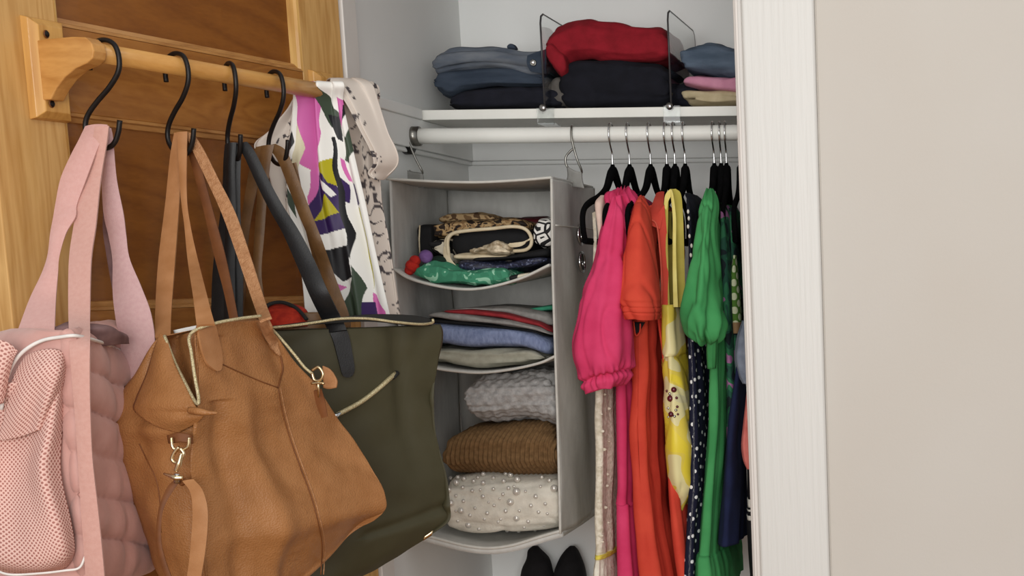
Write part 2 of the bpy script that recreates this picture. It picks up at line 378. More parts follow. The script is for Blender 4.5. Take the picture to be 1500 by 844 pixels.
# ------------------------------------------------------------------ the room and the closet
def struct(name, boxes, m, label=None, bevel=.002):
    V, Fc = join([box_data(*b) for b in boxes]); o = mk(name, V, Fc, m, None, smooth=False, bevel=bevel); return meta(o, label, None, None, 'structure')
XL, XR, YF, YW, YB, ZC = -1.09, -.20, 2.64, 2.655, 3.30, 2.40
struct('floor', [(-4, 4, -1.5, 3.40, -.05, 0)], M['floor'], bevel=0)
struct('wall_right', [(-.30, 2.6, YW, YW+.10, 0, 2.7)], M['wall'], 'plain beige wall beside the closet opening', 0)
struct('wall_left', [(-3.6, -1.19, YW, YW+.10, 0, 2.7)], M['wall'], None, 0)
struct('wall_above', [(-1.19, -.30, YW, YW+.10, 2.12, 2.7)], M['wall'], None, 0)
struct('wall_closet_left', [(XL-.06, XL, 2.70, YB+.06, 0, ZC)], M['closet'], 'white left side wall inside the closet', 0)
struct('wall_closet_back', [(XL, XR, YB, YB+.06, 0, ZC)], M['closet'], 'white back wall inside the closet', 0)
struct('wall_closet_right', [(XR, XR+.06, 2.76, YB+.06, 0, ZC)], M['closet'], None, 0)
struct('ceiling', [(XL-.06, XR+.06, 2.755, YB+.06, ZC, ZC+.05)], M['closet'], 'closet ceiling', 0)
struct('baseboard_right', [(-.265, 2.6, YW-.014, YW, 0, .13)], M['trim'])
# casing right of the opening: flat board, small step, rounded jamb edge
t1 = thing('trim_1', (-.33, 2.64, 0), 'white painted door casing on the right of the closet', None); t1['kind'] = 'structure'
o = box('casing_board', (-.3935, -.2695, YF, YW+.002, 0, 2.22), M['trim'], t1, .006); o.modifiers['bevel'].segments = 5
box('back_band', (-.2695, -.2672, YF+.012, YW+.002, 0, 2.22), M['wall'], t1, .001)
tube('bead', [(-.3975, YF+.0065, 0), (-.3975, YF+.0065, 2.15)], .0042, M['jambm'], t1, 10)
box('jamb', (-.4045, -.3985, YF+.004, 2.765, 0, 2.14), M['jambm'], t1, .002)
box('door_stop', (-.414, -.4045, 2.685, 2.71, 0, 2.13), M['jambm'], t1, .002)
t2 = thing('trim_2', (-1.08, 2.65, 0), 'white painted jamb on the left behind the door edge', None); t2['kind'] = 'structure'
box('jamb', (-1.092, -1.075, 2.655, 2.712, 0, 2.14), M['jambm'], t2, .0015)
box('casing_board', (-1.21, -1.09, YF+.006, YW+.001, 0, 2.22), M['trim'], t2, .003)
t3 = thing('trim_3', (-.74, 2.65, 2.14), 'white painted casing over the closet opening', None); t3['kind'] = 'structure'
box('casing_board', (-1.09, -.394, YF, YW+.002, 2.14, 2.25), M['trim'], t3, .003)
box('jamb', (-1.075, -.4045, YF+.004, 2.76, 2.125, 2.14), M['jambm'], t3, .002)
# cleats under the shelf, with a bead along their lower edge
t4 = thing('trim_4', (XL, 3.0, 1.645), 'white cleat boards under the shelf on the closet walls', None); t4['kind'] = 'structure'
box('cleat_board', (XL, XL+.016, 2.715, YB, 1.652, 1.7095), M['closet'], t4, .002)
box('cleat_board', (XL+.016, XR, YB-.018, YB, 1.652, 1.7095), M['closet'], t4, .002)
box('bead', (XL, XL+.011, 2.715, YB, 1.643, 1.652), M['closet'], t4, .003)
box('bead', (XL+.011, XR, YB-.012, YB, 1.643, 1.652), M['closet'], t4, .003)
box('ledge', (XL, XL+.02, 2.715, 2.99, 1.7095, 1.7295), M['closet'], t4, .002)

o = box('closet_shelf', (XL+.001, XR, 3.0, YB, 1.7097, 1.7287), M['shelf'], None, .0015)
meta(o, 'long white painted shelf board above the hanging pole', 'shelf')

# ------------------------------------------------------------------ the open door (its inner face carries the rack)
DS = .235; DC = math.sqrt(1-DS*DS); DH = np.array([-1.083, 2.62]); DU = np.array([-DS, -DC]); DN = np.array([DC, -DS])
def D(t, z, o): q = DH+DU*t+DN*o; return (q[0], q[1], z)
def Dp(px, py, o):
    d = ray(px, py); H0 = DH+DN*o; k = ((H0-CAM[:2]) @ DN)/(d[:2] @ DN); q = CAM+d*k
    return float((q[:2]-H0) @ DU), float(q[2])
def dbox(t0, t1, z0, z1, o0, o1):
    V = [D(t, z, o) for t in (t0, t1) for z in (z0, z1) for o in (o0, o1)]
    return V, [(0,1,3,2), (4,6,7,5), (0,4,5,1), (2,3,7,6), (0,2,6,4), (1,5,7,3)]
def dpart(name, b, m, parent, bevel=.0015, **kw): V, Fc = dbox(*b); return mk(name, V, Fc, m, parent, smooth=False, bevel=bevel, **kw)
tE, tF = Dp(10, 390, 0)[0], Dp(497, 20, 0)[0]                # near edge, hinge edge
tA, tB = Dp(90, 120, 0)[0], Dp(441, 60, 0)[0]                # inner edges of the two uprights
zT, zBt = (Dp(85, 38, 0)[1]+Dp(440, 104, 0)[1])/2, (Dp(98, 163, 0)[1]+Dp(370, 199, 0)[1])/2
zL = Dp(136, 455, 0)[1]
door = thing('door_1', D((tE+tF)/2, 0, -.018), 'open honey oak panelled door on the left, inner face showing', None); door['kind'] = 'structure'
dpart('stile', (tA, tE, .01, 2.06, -.035, 0), M['stile'], door)
dpart('stile', (tF, tB, .01, 2.06, -.035, 0), M['stile'], door)
RAILS = [(zBt, zT), (zL-.11, zL), (.01, .20), (1.95, 2.06)]
for a, b in RAILS: dpart('rail', (tB, tA, a, b, -.034, -.0006), M['rail'], door)
PAN = [(zT, 1.95), (zL, zBt), (.20, zL-.11)]
for a, b in PAN:
    dpart('panel', (tB-.002, tA+.002, a-.002, b+.002, -.026, -.013), M['panel'], door, 0)
    w = .013
    def bev(q, m):                                       # a moulded slope between frame face and panel
        V = []
        for (t, z, dt, dz) in q:
            V += [D(t, z, 0), D(t+dt*w*.3, z+dz*w*.3, -.001), D(t+dt*w*.45, z+dz*w*.45, -.0055), D(t+dt*w*.9, z+dz*w*.9, -.0085), D(t+dt*w, z+dz*w, -.0135), D(t, z, -.014)]
        Fc = [(i, (i+1) % 6, (i+1) % 6+6, i+6) for i in range(6)]+[tuple(range(6)), tuple(range(11, 5, -1))]
        mk('bead', V, Fc, m, door, smooth=False)
    bev([(tB, a, 1, 0), (tB, b, 1, 0)], M['bead']); bev([(tA, a, -1, 0), (tA, b, -1, 0)], M['bead'])
    bev([(tB, a, 0, 1), (tA, a, 0, 1)], M['beadh']); bev([(tB, b, 0, -1), (tA, b, 0, -1)], M['beadh'])
# ------------------------------------------------------------------ the wooden rack screwed to the door
RO, RZ = .085, 1.700
rack = thing('coat_rack', D(.38, 1.62, .0), 'golden oak pole rack with scrolled bracket screwed across the door', 'rack')
def plate(t0, t1, z0, z1):
    e = .011
    V = [D(t0, z0, 0), D(t1, z0, 0), D(t1, z1, 0), D(t0, z1, 0), D(t0+e*.2, z0+e*.2, .009), D(t1-e*.2, z0+e*.2, .009), D(t1-e*.2, z1-e*.2, .009), D(t0+e*.2, z1-e*.2, .009),
         D(t0+e, z0+e, .017), D(t1-e, z0+e, .017), D(t1-e, z1-e, .017), D(t0+e, z1-e, .017)]
    Fc = [(0,3,2,1), (8,9,10,11)]
    for k in range(2):
        for i in range(4): j = (i+1) % 4; Fc.append((k*4+i, k*4+j, k*4+4+j, k*4+4+i))
    mk('bracket_plate', V, Fc, M['rackw'], rack, smooth=False, bevel=.0008)
def arm(tc, th=.022):
    prof = [(.015, RZ+.0155), (.03, RZ+.0165), (.07, RZ+.0175), (.09, RZ+.016), (.099, RZ+.008), (.101, RZ-.002), (.098, RZ-.011), (.088, RZ-.017), (.07, RZ-.0225), (.052, RZ-.033), (.038, RZ-.046), (.027, RZ-.06), (.015, RZ-.06)]
    c = catmull(prof, 13*3, True) if False else np.array(prof); n = len(c)
    V = [D(tc-th/2, z, o) for o, z in c]+[D(tc+th/2, z, o) for o, z in c]
    Fc = [tuple(range(n)), tuple(range(2*n-1, n-1, -1))]+[(i, (i+1) % n, (i+1) % n+n, i+n) for i in range(n)]
    mk('bracket_arm', V, Fc, M['rackx'], rack, smooth=False, bevel=.0015)
p0, p1 = Dp(36, 100, .0), Dp(91, 100, .0); pz0, pz1 = Dp(46, 175, 0)[1], Dp(40, 24, 0)[1]
tarm = Dp(60, 100, .017)[0]
plate(p1[0], p0[0], pz0, pz1); arm(tarm-.011)
tfar = Dp(462, 118, 0)[0]
plate(tfar-.035, tfar+.018, pz0+.002, pz1+.001); arm(tfar-.012)
for (a, b) in ((67, 50), (75, 152)):
    t, z = Dp(a, b, .017); s = np.array(D(t, z, .0172)); tube('screw', [s, s+np.array([DN[0], DN[1], 0])*.0016], .0042, M['iron'], rack, 12)
    torus('screw_rim', s+np.array([DN[0], DN[1], 0])*.0006, .0046, .0008, M['tand'], rack, axis='x')
tube('pole', [D(tarm-.02, RZ, RO), D(.3, RZ, RO), D(tfar-.005, RZ, RO)], .0125, M['rackh'], rack, 20)

# black S hooks over the pole
hk = [(-.0232, -.020), (-.0235, -.008), (-.0185, .009), (-.007, .0162), (.007, .0165), (.0185, .010), (.0235, -.006), (.021, -.024), (.008, -.043), (-.010, -.060), (-.024, -.076), (-.030, -.090), (-.028, -.104), (-.016, -.117), (0, -.121), (.013, -.115), (.021, -.101), (.025, -.086)]
HK = []
def s_hook(px, yaw, label, low=0):
    t = Dp(px, 95, RO)[0]; base = np.array(D(t, RZ, RO)); a = math.radians(yaw); d = DN*math.cos(a)+DU*math.sin(a)
    pts = [base+np.array([d[0]*o, d[1]*o, z]) for o, z in [(o+low*max(0, min(1, (-z-.02)/.06)), z) for o, z in hk]]
    o = tube('s_hook', pts, .0033, M['iron'], None, 9, 72); meta(o, label, 'hook', 'black hooks on the oak pole'); HK.append(base[1])
s_hook(153, 0, 'black iron S hook nearest the scrolled bracket, holding the pink bag', -.009)
s_hook(258, 12, 'black iron S hook holding the tan leather tote straps')
s_hook(335, 32, 'black iron S hook holding the black straps of the olive tote')
s_hook(400, 22, 'black iron S hook beside the scarves, holding the brown handbag straps')
Y1, Y2, Y3, Y4 = HK
print('hook Y', HK, 'door t', tE, tF, tA, tB, zT, zBt, zL)

# ------------------------------------------------------------------ bags
def bag(name, rows, m, parent, nR, nK, dfun=None, noise=.004, wf=7, seed=0, **kw):   # rows: (y pixel, reference x, reference depth, [(x pixel, depth), ...])
    C = []
    for py, rx, ry, pts in rows:
        z = Z(rx, py, ry); C.append([(XZ(q[0], z, q[1]), q[1], z+(q[2] if len(q) > 2 else 0)) for q in pts])
    G = csurf(np.array(C), nR, nK); d = noise*vn(G, wf, seed)+noise*.4*vn(G, wf*2.7, seed+5)
    if dfun is not None:
        U, V = np.meshgrid(np.arange(nK)/nK, np.linspace(0, 1, nR)); d = d+dfun(U, V, G)
    return grid(name, displace(G, d), m, parent, **kw)
# --- pink sports bag
pb = thing('pink_bag', P(108, 860, 1.92), 'pink quilted sports bag with mesh end pocket hanging at the far left', 'bag')
def prow(py, a, f, l): return (py, a, 1.83, [(a, 1.830), (a+3, 1.834), ((a+f)/2+4, 1.93), (f, 2.06), (f-12, 2.12), (f-70, 2.13), (l+45, 1.97), (l, 1.90), ((a+l)/2, 1.835), (a-4, 1.828)])
prow_list = [prow(486, 96, 160, 15), prow(494, 101, 180, -15), prow(512, 104, 188, -35), prow(560, 106, 200, -45), prow(620, 108, 212, -50), prow(700, 113, 222, -55), prow(770, 117, 230, -58), prow(830, 121, 234, -60), prow(868, 124, 230, -60), prow(884, 126, 200, -40)]
def quilt(U, V, G):
    z = G[..., 2]+.0035*vn(G, 7, 31); q = np.abs(np.sin(math.pi*(z+.25*np.clip(G[..., 1]-1.84, 0, .3))/.052))**.36
    side = ((U > .02) & (U < .42)); g2 = np.clip(np.abs(G[..., 1]-1.925)/.012, 0, 1)
    v = np.where(side, (q*np.minimum(1, .62+.38*g2))*(.0105+.002*np.sin(z*41+1)), .002)
    pk_ = (1-q)*.0022*np.sin(G[..., 1]*420+3*np.sin(z*60))*side
    return v+pk_+.0022*vn(G*np.array([1, 1.4, .8]), 13, 4)*side
pbody = bag('body', prow_list, M['pinkq'], pb, 170, 170, quilt, .003, 5, 3)
blob('opening', [(474, 100, 140, 1.90, .02), (480, 86, 160, 1.90, .035), (492, 72, 178, 1.92, .05), (506, 80, 180, 1.93, .05)], M['pinkl'], pb, 30, 36, wr=.003, label='mauve grey zipped opening')
tube('piping', [P(x, y, Y) for x, y, Y in ((2, 600, 1.815), (9, 560, 1.815), (20, 532, 1.815), (38, 512, 1.815), (62, 499, 1.818), (88, 494, 1.82), (112, 492, 1.825), (140, 499, 1.87), (165, 508, 1.95), (182, 518, 2.02))], .0022, M['pipe'], pb, 8, 60, label='white piping')
tube('piping', [P(x, y, Y) for x, y, Y in ((-10, 834, 1.80), (15, 842, 1.80), (60, 840, 1.80), (95, 836, 1.803), (116, 832, 1.81), (125, 815, 1.812))], .0015, M['pipe'], pb, 8, 40, label='white piping')
def sheet(name, rows, m, parent, nr, nk, dfun=None, thick=.003, **kw):           # rows: [(x, y, depth), ...] left to right
    G = csurf(np.array([[P(*q) for q in r] for r in rows]), nr, nk, False)
    if dfun is not None:
        U, V = np.meshgrid(np.linspace(0, 1, nk), np.linspace(0, 1, nr)); G = G+dfun(U, V, G)
    return grid(name, G, m, parent, closed=False, solid=thick, **kw)
YP = 1.812
sheet('mesh_pocket', [[(-20, 560, YP), (20, 560, YP), (55, 548, YP), (86, 540, YP+.003), (97, 540, YP+.02)],
    [(-20, 640, YP+.004), (10, 645, YP+.018), (45, 640, YP+.012), (72, 630, YP-.008), (91, 620, YP+.015)],
    [(-20, 700, YP+.004), (12, 700, YP+.014), (40, 698, YP+.006), (62, 690, YP-.018), (88, 690, YP+.008)],
    [(-20, 770, YP), (20, 775, YP-.004), (50, 775, YP-.016), (82, 770, YP-.020), (103, 765, YP+.005)],
    [(-20, 815, YP-.004), (20, 822, YP-.012), (60, 825, YP-.018), (92, 815, YP-.014), (108, 800, YP+.006)],
    [(-20, 832, YP+.012), (20, 838, YP+.012), (60, 838, YP+.01), (92, 832, YP+.01), (106, 818, YP+.012)]], M['pinkm'], pb, 80, 70, label='pale pink sports mesh')
sheet('mesh_flap', [[(38, 522, YP+.012), (55, 515, YP+.006), (75, 512, YP+.004), (90, 516, YP+.01), (97, 526, YP+.018)],
    [(20, 555, YP+.006), (42, 550, YP-.006), (65, 546, YP-.012), (85, 544, YP-.006), (95, 548, YP+.012)],
    [(8, 610, YP+.004), (30, 600, YP-.006), (52, 592, YP-.006), (70, 585, YP-.012), (84, 582, YP+.004)],
    [(-2, 646, YP+.006), (20, 642, YP+.004), (42, 636, YP+.004), (56, 630, YP-.002), (66, 622, YP+.008)]], M['pinkm'], pb, 60, 60, label='pale pink sports mesh')
sheet('mesh_flap', [[(-30, 498, YP-.01), (-8, 497, YP-.01), (12, 502, YP-.008), (26, 514, YP-.002)], [(-30, 540, YP-.014), (-12, 540, YP-.016), (4, 542, YP-.014), (16, 534, YP-.004)], [(-30, 590, YP-.01), (-16, 590, YP-.012), (-4, 592, YP-.01), (4, 590, YP-.004)]], M['pinkm'], pb, 40, 40, label='pale pink sports mesh')
strap('strap', [(126, 186, 158, 184, Y1+.002), (117, 205, 152, 200, Y1-.01), (104, 230, 142, 222, Y1-.02), (90, 262, 127, 262, Y1-.03), (83, 296, 113, 300, Y1-.04), (79, 320, 111, 318, Y1-.05), (75, 342, 97, 342, Y1-.06), (71, 375, 87, 376, Y1-.075), (62, 402, 85, 402, Y1-.09), (44, 440, 82, 440, Y1-.11), (24, 494, 80, 488, 1.86)], M['pinkw'], pb, 60, 9, .003, .006)
strap('strap', [(140, 186, 160, 185, Y1-.01), (134, 220, 157, 208, Y1-.015), (122, 252, 150, 250, Y1-.02), (116, 282, 146, 280, Y1-.03), (109, 330, 141, 330, Y1-.05), (102, 382, 134, 382, Y1-.08), (101, 460, 132, 462, Y1-.13), (102, 500, 132, 506, 1.825), (107, 560, 132, 563, 1.813), (111, 610, 133, 612, 1.811), (115, 670, 136, 674, 1.811), (120, 750, 145, 755, 1.811), (125, 820, 152, 826, 1.811), (128, 872, 156, 876, 1.815)], M['pinkw2'], pb, 90, 9, .003, .003)
strap('strap', [(146, 186, 163, 188, Y1+.01), (149, 205, 166, 205, Y1+.01), (150, 262, 171, 262, Y1+.01), (153, 313, 181, 313, Y1), (160, 345, 185, 345, Y1), (166, 380, 190, 379, Y1-.01), (166, 420, 207, 420, Y1-.02), (168, 450, 222, 462, Y1-.03), (178, 512, 227, 512, Y1-.04), (186, 540, 214, 545, Y1-.04), (194, 568, 200, 568, Y1-.04)], M['mauvew'], pb, 60, 9, .003, .006)
strap('strap', [(150, 192, 160, 192, Y1+.02), (152, 300, 160, 300, Y1+.02), (152, 340, 170, 345, Y1+.02), (158, 380, 166, 385, Y1+.015), (166, 424, 170, 424, Y1+.01)], M['pinkl'], pb, 30, 5, .003)

# --- tan leather tote
tb = thing('tan_tote', P(300, 880, 2.0), 'large tan leather tote with gold zip and side clasp hanging in front', 'handbag')
def trow(py, a, b, d, ex=None, ey=1.925):
    e = ex if ex else (a+d)/2; dz = -.017*max(0, min(1, (505-py)/30)); yb = 1.90+.23*min(1, (b-a)/250+.15)
    return (py, a, 1.90, [(a, 1.90), (a+4, 1.898), ((a+b)/2-10, (1.90+yb)/2-.028), (b-12, yb-.012), (b, yb+.012), ((d+b)/2+25, 2.085), (d+30, 2.04, dz), (d, 1.955, dz), (e, ey, dz), (a-5, 1.903, dz*.6)])
trows = [trow(474, 292, 383, 238, 262, 1.985), trow(482, 289, 390, 236, 262, 1.985), trow(500, 288, 402, 226, 262, 1.98), trow(540, 291, 424, 204, 266, 1.965), trow(578, 293, 450, 184, 270, 1.94), trow(602, 292, 462, 172, 250, 1.915), trow(630, 288, 478, 163, 232, 1.905), trow(655, 285, 492, 170, 232, 1.92), trow(690, 284, 513, 182, 234, 1.915), trow(740, 288, 543, 196, 240, 1.91), trow(772, 292, 553, 206, 250, 1.91), trow(796, 296, 552, 214, 256, 1.91), trow(818, 299, 528, 222, 260, 1.91), trow(850, 302, 486, 230, 265, 1.912), trow(884, 308, 440, 246, 272, 1.915), trow(905, 314, 400, 262, 285, 1.92)]
def tanf(U, V, G):
    px = G[..., 0]; z = G[..., 2]; y = G[..., 1]
    s = (y-1.90)/.23                                     # along the front face
    seam = np.exp(-((s-.50-.10*(1.25-z)*2)/.012)**2)*(V > .24)*(U < .45)*.0025
    folds = .010*np.exp(-((s-.27-.5*(1.27-z))/.07)**2)*(V > .2)*np.sin(np.clip((V-.2)*5, 0, 1.6))
    dent = .008*np.exp(-((s-.12-.35*(1.2-z))/.05)**2)*(V > .3)
    return (seam-dent+folds)*(U < .45)+.001*vn(G*np.array([1, 1, .5]), 16, 12)+crease(G, 5, 3, .0035, (1, 1, .5))*(V > .12)
tbody = bag('body', trows, M['tan'], tb, 150, 150, tanf, .005, 6, 11); TH = surf(tbody)
# zip: along the front top edge, then down into the notch of the folded end and back up
zp = [(241, 492, 1.95), (256, 530, 1.93), (272, 562, 1.905), (287, 590, 1.888), (291, 585, 1.885), (285, 550, 1.888), (280, 515, 1.893), (277, 496, 1.896), (286, 484, 1.895), (314, 474, 1.905), (350, 467, 1.935), (382, 463, 1.965)]
tube('zip', [P(*q) for q in zp], .0021, M['goldzip'], tb, 8, 110, label='gold toothed zip')
tube('zip', [TH(x, y, .002, 2.05) for x, y in ((392, 476), (404, 488), (420, 506), (434, 523), (446, 538), (458, 548))], .0019, M['goldzip'], tb, 8, 50, label='gold toothed zip')
sheet('end_flap', [[(236, 488, 1.955), (244, 494, 1.95)], [(226, 515, 1.945), (256, 533, 1.925)], [(215, 550, 1.94), (272, 566, 1.902)], [(200, 585, 1.925), (286, 594, 1.888)], [(198, 602, 1.918), (294, 604, 1.890)], [(225, 622, 1.903), (300, 608, 1.887)], [(262, 634, 1.899), (290, 618, 1.892)]], M['tan'], tb, 60, 20, lambda U, V, G: np.stack([0*U, -.012*np.sin(math.pi*U)*np.sin(math.pi*V), 0*U], -1), .003)
tube('zip_tab', [P(278, 601, 1.885), P(292, 603, 1.88), P(306, 605, 1.88), P(319, 605, 1.882)], [.0045, .005, .003, .0015], M['tan'], tb, 8, 20)
def seam(pts, parent, m='tand', r=.0009): tube('stitching', [TH(x, y, .0004) for x, y in catmull(pts, 50)], r, M[m], parent, 6)
seam([(407, 568), (413, 600), (424, 640), (440, 685), (455, 725), (466, 765), (472, 800), (470, 842)], tbody)
seam([(411, 568), (417, 600), (428, 640), (444, 685), (459, 725), (470, 765), (476, 800), (474, 842)], tbody, 'tang', .0007)
seam([(322, 532), (350, 545), (380, 558), (407, 568)], tbody); seam([(407, 568), (411, 553), (414, 540), (411, 522)], tbody, 'tand', .0014)
seam([(204, 650), (216, 675), (228, 700), (234, 730), (236, 780)], tbody)
strap('strap', [(256, 195, 275, 193, Y2+.005), (250, 230, 268, 228, Y2), (243, 298, 263, 298, Y2-.02), (233, 380, 257, 380, Y2-.06), (228, 455, 251, 460, Y2-.11), (228, 496, 250, 496, 1.99)], M['tans'], tb, 40, 5)
strap('strap', [(260, 194, 275, 193, Y2-.005), (262, 225, 274, 225, Y2-.01), (266, 290, 274, 290, Y2-.03), (271, 330, 279, 330, Y2-.05), (276, 385, 291, 385, Y2-.09), (284, 440, 305, 440, 1.94), (289, 478, 315, 476, 1.895)], M['tans'], tb, 60, 5)
strap('strap', [(272, 194, 284, 196, Y2+.003), (285, 225, 300, 222, Y2), (304, 265, 320, 262, Y2-.01), (326, 314, 345, 312, Y2-.03), (348, 375, 366, 372, Y2-.06), (372, 445, 388, 440, Y2-.10), (381, 472, 398, 466, 1.965)], M['tang'], tb, 60, 5)
strap_on('strap_end', [(289, 477, 315, 475), (292, 500, 320, 497), (297, 520, 324, 516), (303, 533, 325, 529), (312, 541, 324, 539), (317, 544, 322, 543)], TH, M['tans'], tb)
strap_on('strap_end', [(379, 470, 392, 466), (386, 488, 399, 482), (394, 505, 405, 499), (402, 516, 408, 512), (408, 521, 411, 519)], TH, M['tang'], tb)
strap('strap', [(271, 195, 280, 195, Y2+.012), (277, 225, 289, 222, Y2+.012), (297, 300, 309, 297, Y2+.005), (314, 372, 329, 370, Y2), (328, 425, 341, 425, Y2-.01), (338, 472, 350, 472, Y2-.02)], M['tand'], tb, 40, 5)
# end clasp with its shoulder strap, gold ring and tag at the far end
sheet('tab', [[(246, 638, 1.882), (262, 634, 1.880), (281, 637, 1.884)], [(248, 650, 1.880), (264, 648, 1.878), (283, 650, 1.882)]], M['tand'], tb, 8, 8, None, .004)
for q in (((251, 641), (253, 655), (261, 660), (275, 655), (277, 641)),):
    tube('ring', [P(x, y, 1.872) for x, y in q], .0021, M['gold'], tb, 8, 40)
tube('clasp', [P(x, y, 1.868) for x, y in ((262, 655), (255, 664), (252, 673), (258, 678), (266, 672), (269, 664), (264, 657))], .0022, M['gold'], tb, 8, 40)
tube('clasp', [P(266, 664, 1.866), P(262, 680, 1.866), P(258, 690, 1.866)], [.002, .0038, .003], M['gold'], tb, 8, 16)
tube('clasp', [P(240, 694, 1.866), P(252, 698, 1.864), P(258, 700, 1.864), P(268, 700, 1.866)], [.0014, .003, .004, .0025], M['gold'], tb, 8, 16)
tube('clasp', [P(259, 694, 1.866), P(259, 708, 1.866)], .0035, M['chrome'], tb, 8)
strap('shoulder_strap', [(256, 704, 264, 705, 1.872), (245, 716, 253, 720, 1.868), (234, 745, 239, 748, 1.862), (230, 785, 236, 785, 1.860), (234, 815, 240, 812, 1.860), (245, 850, 252, 846, 1.862), (262, 886, 270, 880, 1.866)], M['tand'], tb, 50, 5, .003)
strap('shoulder_strap', [(268, 705, 284, 703, 1.870), (280, 722, 298, 720, 1.862), (283, 750, 305, 750, 1.856), (281, 790, 303, 792, 1.855), (277, 830, 297, 834, 1.857), (270, 876, 288, 880, 1.862)], M['tans'], tb, 50, 5, .003)
strap('shoulder_strap', [(258, 703, 272, 702, 1.876), (266, 712, 278, 707, 1.872)], M['tand'], tb, 8, 4, .004)
tube('ring', [P(x, y, 2.03) for x, y in ((457, 543), (466, 538), (473, 547), (470, 556), (461, 557), (457, 547))], .0018, M['gold'], tb, 8, 36)
tube('clasp', [P(456, 562, 2.03), P(466, 561, 2.03), P(475, 562, 2.03)], .0018, M['gold'], tb, 8, 10)
tube('clasp', [P(466, 557, 2.03), P(467, 582, 2.035)], .0017, M['gold'], tb, 8)
sheet('zip_pull', [[(473, 536, 2.06), (482, 540, 2.06), (488, 546, 2.06)], [(474, 552, 2.06), (484, 552, 2.06), (494, 558, 2.06)], [(474, 568, 2.06), (482, 570, 2.06), (493, 568, 2.06)]], M['tans'], tb, 12, 10, None, .003)
strap('zip_pull', [(460, 572, 471, 570, 2.045), (464, 592, 476, 588, 2.05), (472, 612, 480, 610, 2.055)], M['tand'], tb, 12, 4)

o = sheet('paper', [[(254, 484, 2.02), (272, 480, 2.02), (292, 476, 2.02)], [(256, 491, 2.02), (274, 488, 2.02), (294, 484, 2.02)], [(258, 505, 2.02), (275, 503, 2.02), (296, 500, 2.02)]], mat('white paper', (232,232,228), .8), None, 8, 12, None, .001)
meta(o, 'white paper corner poking out of the tan tote opening', 'paper')
# --- olive tote
ob = thing('olive_tote', P(500, 850, 2.25), 'olive green nylon tote with black straps and diagonal gold zip pocket', 'handbag')
def orow(py, L, R):
    f = lambda x: 2.20+.18*(x-340)/300
    return (py, R, 2.36, [(R, f(R)+.004), (R-6, f(R)-.006), (L+(R-L)*.66, f(L+(R-L)*.66)-.034), (L+(R-L)*.33, f(L+(R-L)*.33)-.03), (L, f(L)), (L+(R-L)*.33, f(L+(R-L)*.33)+.03), (L+(R-L)*.66, f(L+(R-L)*.66)+.028), (R-6, f(R)+.02)])
orows = [orow(477, 352, 638), orow(490, 348, 641), orow(530, 345, 637), orow(580, 342, 633), orow(640, 340, 636), (orow(700, 340, 651)), orow(745, 342, 656), orow(768, 345, 655), orow(784, 350, 634), orow(800, 355, 606), orow(820, 360, 566), orow(840, 366, 526), orow(860, 372, 480), orow(872, 385, 450)]
def olf(U, V, G):
    y = G[..., 1]; z = G[..., 2]
    k1 = .010*np.exp(-((y-2.335-.10*(1.37-z)*1.1+.02)/.012)**2)*np.exp(-((z-1.25)/.12)**2)
    k2 = .006*np.exp(-((z-1.035+.25*(2.37-y))/.008)**2)*(y > 2.28)
    return -(k1+k2)*(U < .6)+.001*vn(G, 12, 21)+crease(G, 4.5, 9, .003, (1, 1, .7))
obody = bag('body', orows, M['olive'], ob, 110, 120, olf, .004, 6, 21); OH = surf(obody)
tube('zip', [P(x, y, Y) for x, y, Y in ((400, 480, 2.20), (430, 477, 2.205), (465, 472, 2.222), (500, 467, 2.245), (540, 467, 2.27), (580, 472, 2.295), (615, 475, 2.33), (633, 473, 2.36), (634, 468, 2.365))], .0021, M['goldzip'], ob, 8, 80, label='pale gold zip edging')
sheet('opening', [[(392, 480, 2.24), (470, 470, 2.27), (540, 462, 2.33), (600, 463, 2.37), (630, 468, 2.385)], [(395, 481, 2.205), (465, 474, 2.232), (540, 470, 2.275), (600, 476, 2.32), (632, 476, 2.36)]], M['lining'], ob, 8, 40, None, .003, label='dark grey lining')
pz = tube('pocket_zip', [OH(x, y, .002) for x, y in catmull([(486, 612), (505, 602), (530, 588), (556, 568), (579, 547)], 30)], .0036, M['goldzip'], ob, 8)
tube('pocket_end', [OH(575, 553, .002), OH(582, 546, .002)], .004, M['lining'], pz, 8)
tube('zip_slider', [OH(485, 607, .006), OH(492, 609, .007), OH(499, 605, .006)], [.002, .004, .002], M['chrome'], pz, 8, 14)
tube('zip_slider', [OH(490, 611, .007), OH(493, 621, .006), OH(494, 632, .005)], [.003, .003, .0018], M['iron'], pz, 8, 14)
sheet('badge', [[(621, 786, 2.333), (634, 777, 2.338)], [(620, 792, 2.334), (633, 784, 2.339)]], M['gold'], ob, 3, 6, None, .002)
strap('strap', [(331, 212, 356, 209, Y3+.002), (329, 235, 353, 235, Y3), (327, 285, 352, 285, Y3-.005), (322, 330, 353, 335, Y3-.01), (314, 385, 356, 385, Y3-.02), (311, 440, 356, 440, Y3-.03), (311, 500, 356, 500, Y3-.05)], M['blacks'], ob, 40, 7, .004, .008)
strap('strap', [(335, 210, 346, 209, Y3-.008), (334, 250, 344, 250, Y3-.012), (332, 330, 346, 330, Y3-.018), (330, 390, 344, 390, Y3-.028), (330, 500, 346, 500, Y3-.055)], M['blacks'], ob, 40, 5, .004, .006)
YJ = OH(496, 490, .004)[1]
strap('strap', [(348, 211, 362, 209, Y3-.004), (360, 230, 374, 224, Y3-.006), (379, 272, 396, 268, Y3-.008), (397, 308, 416, 304, Y3-.008), (416, 342, 438, 338, Y3-.01), (435, 385, 460, 380, Y3-.012), (455, 432, 481, 428, 2.235), (472, 466, 498, 462, YJ+.006), (480, 480, 505, 476, YJ+.002), (483, 488, 508, 484, YJ)], M['blacks'], ob, 80, 7, .005, .006)
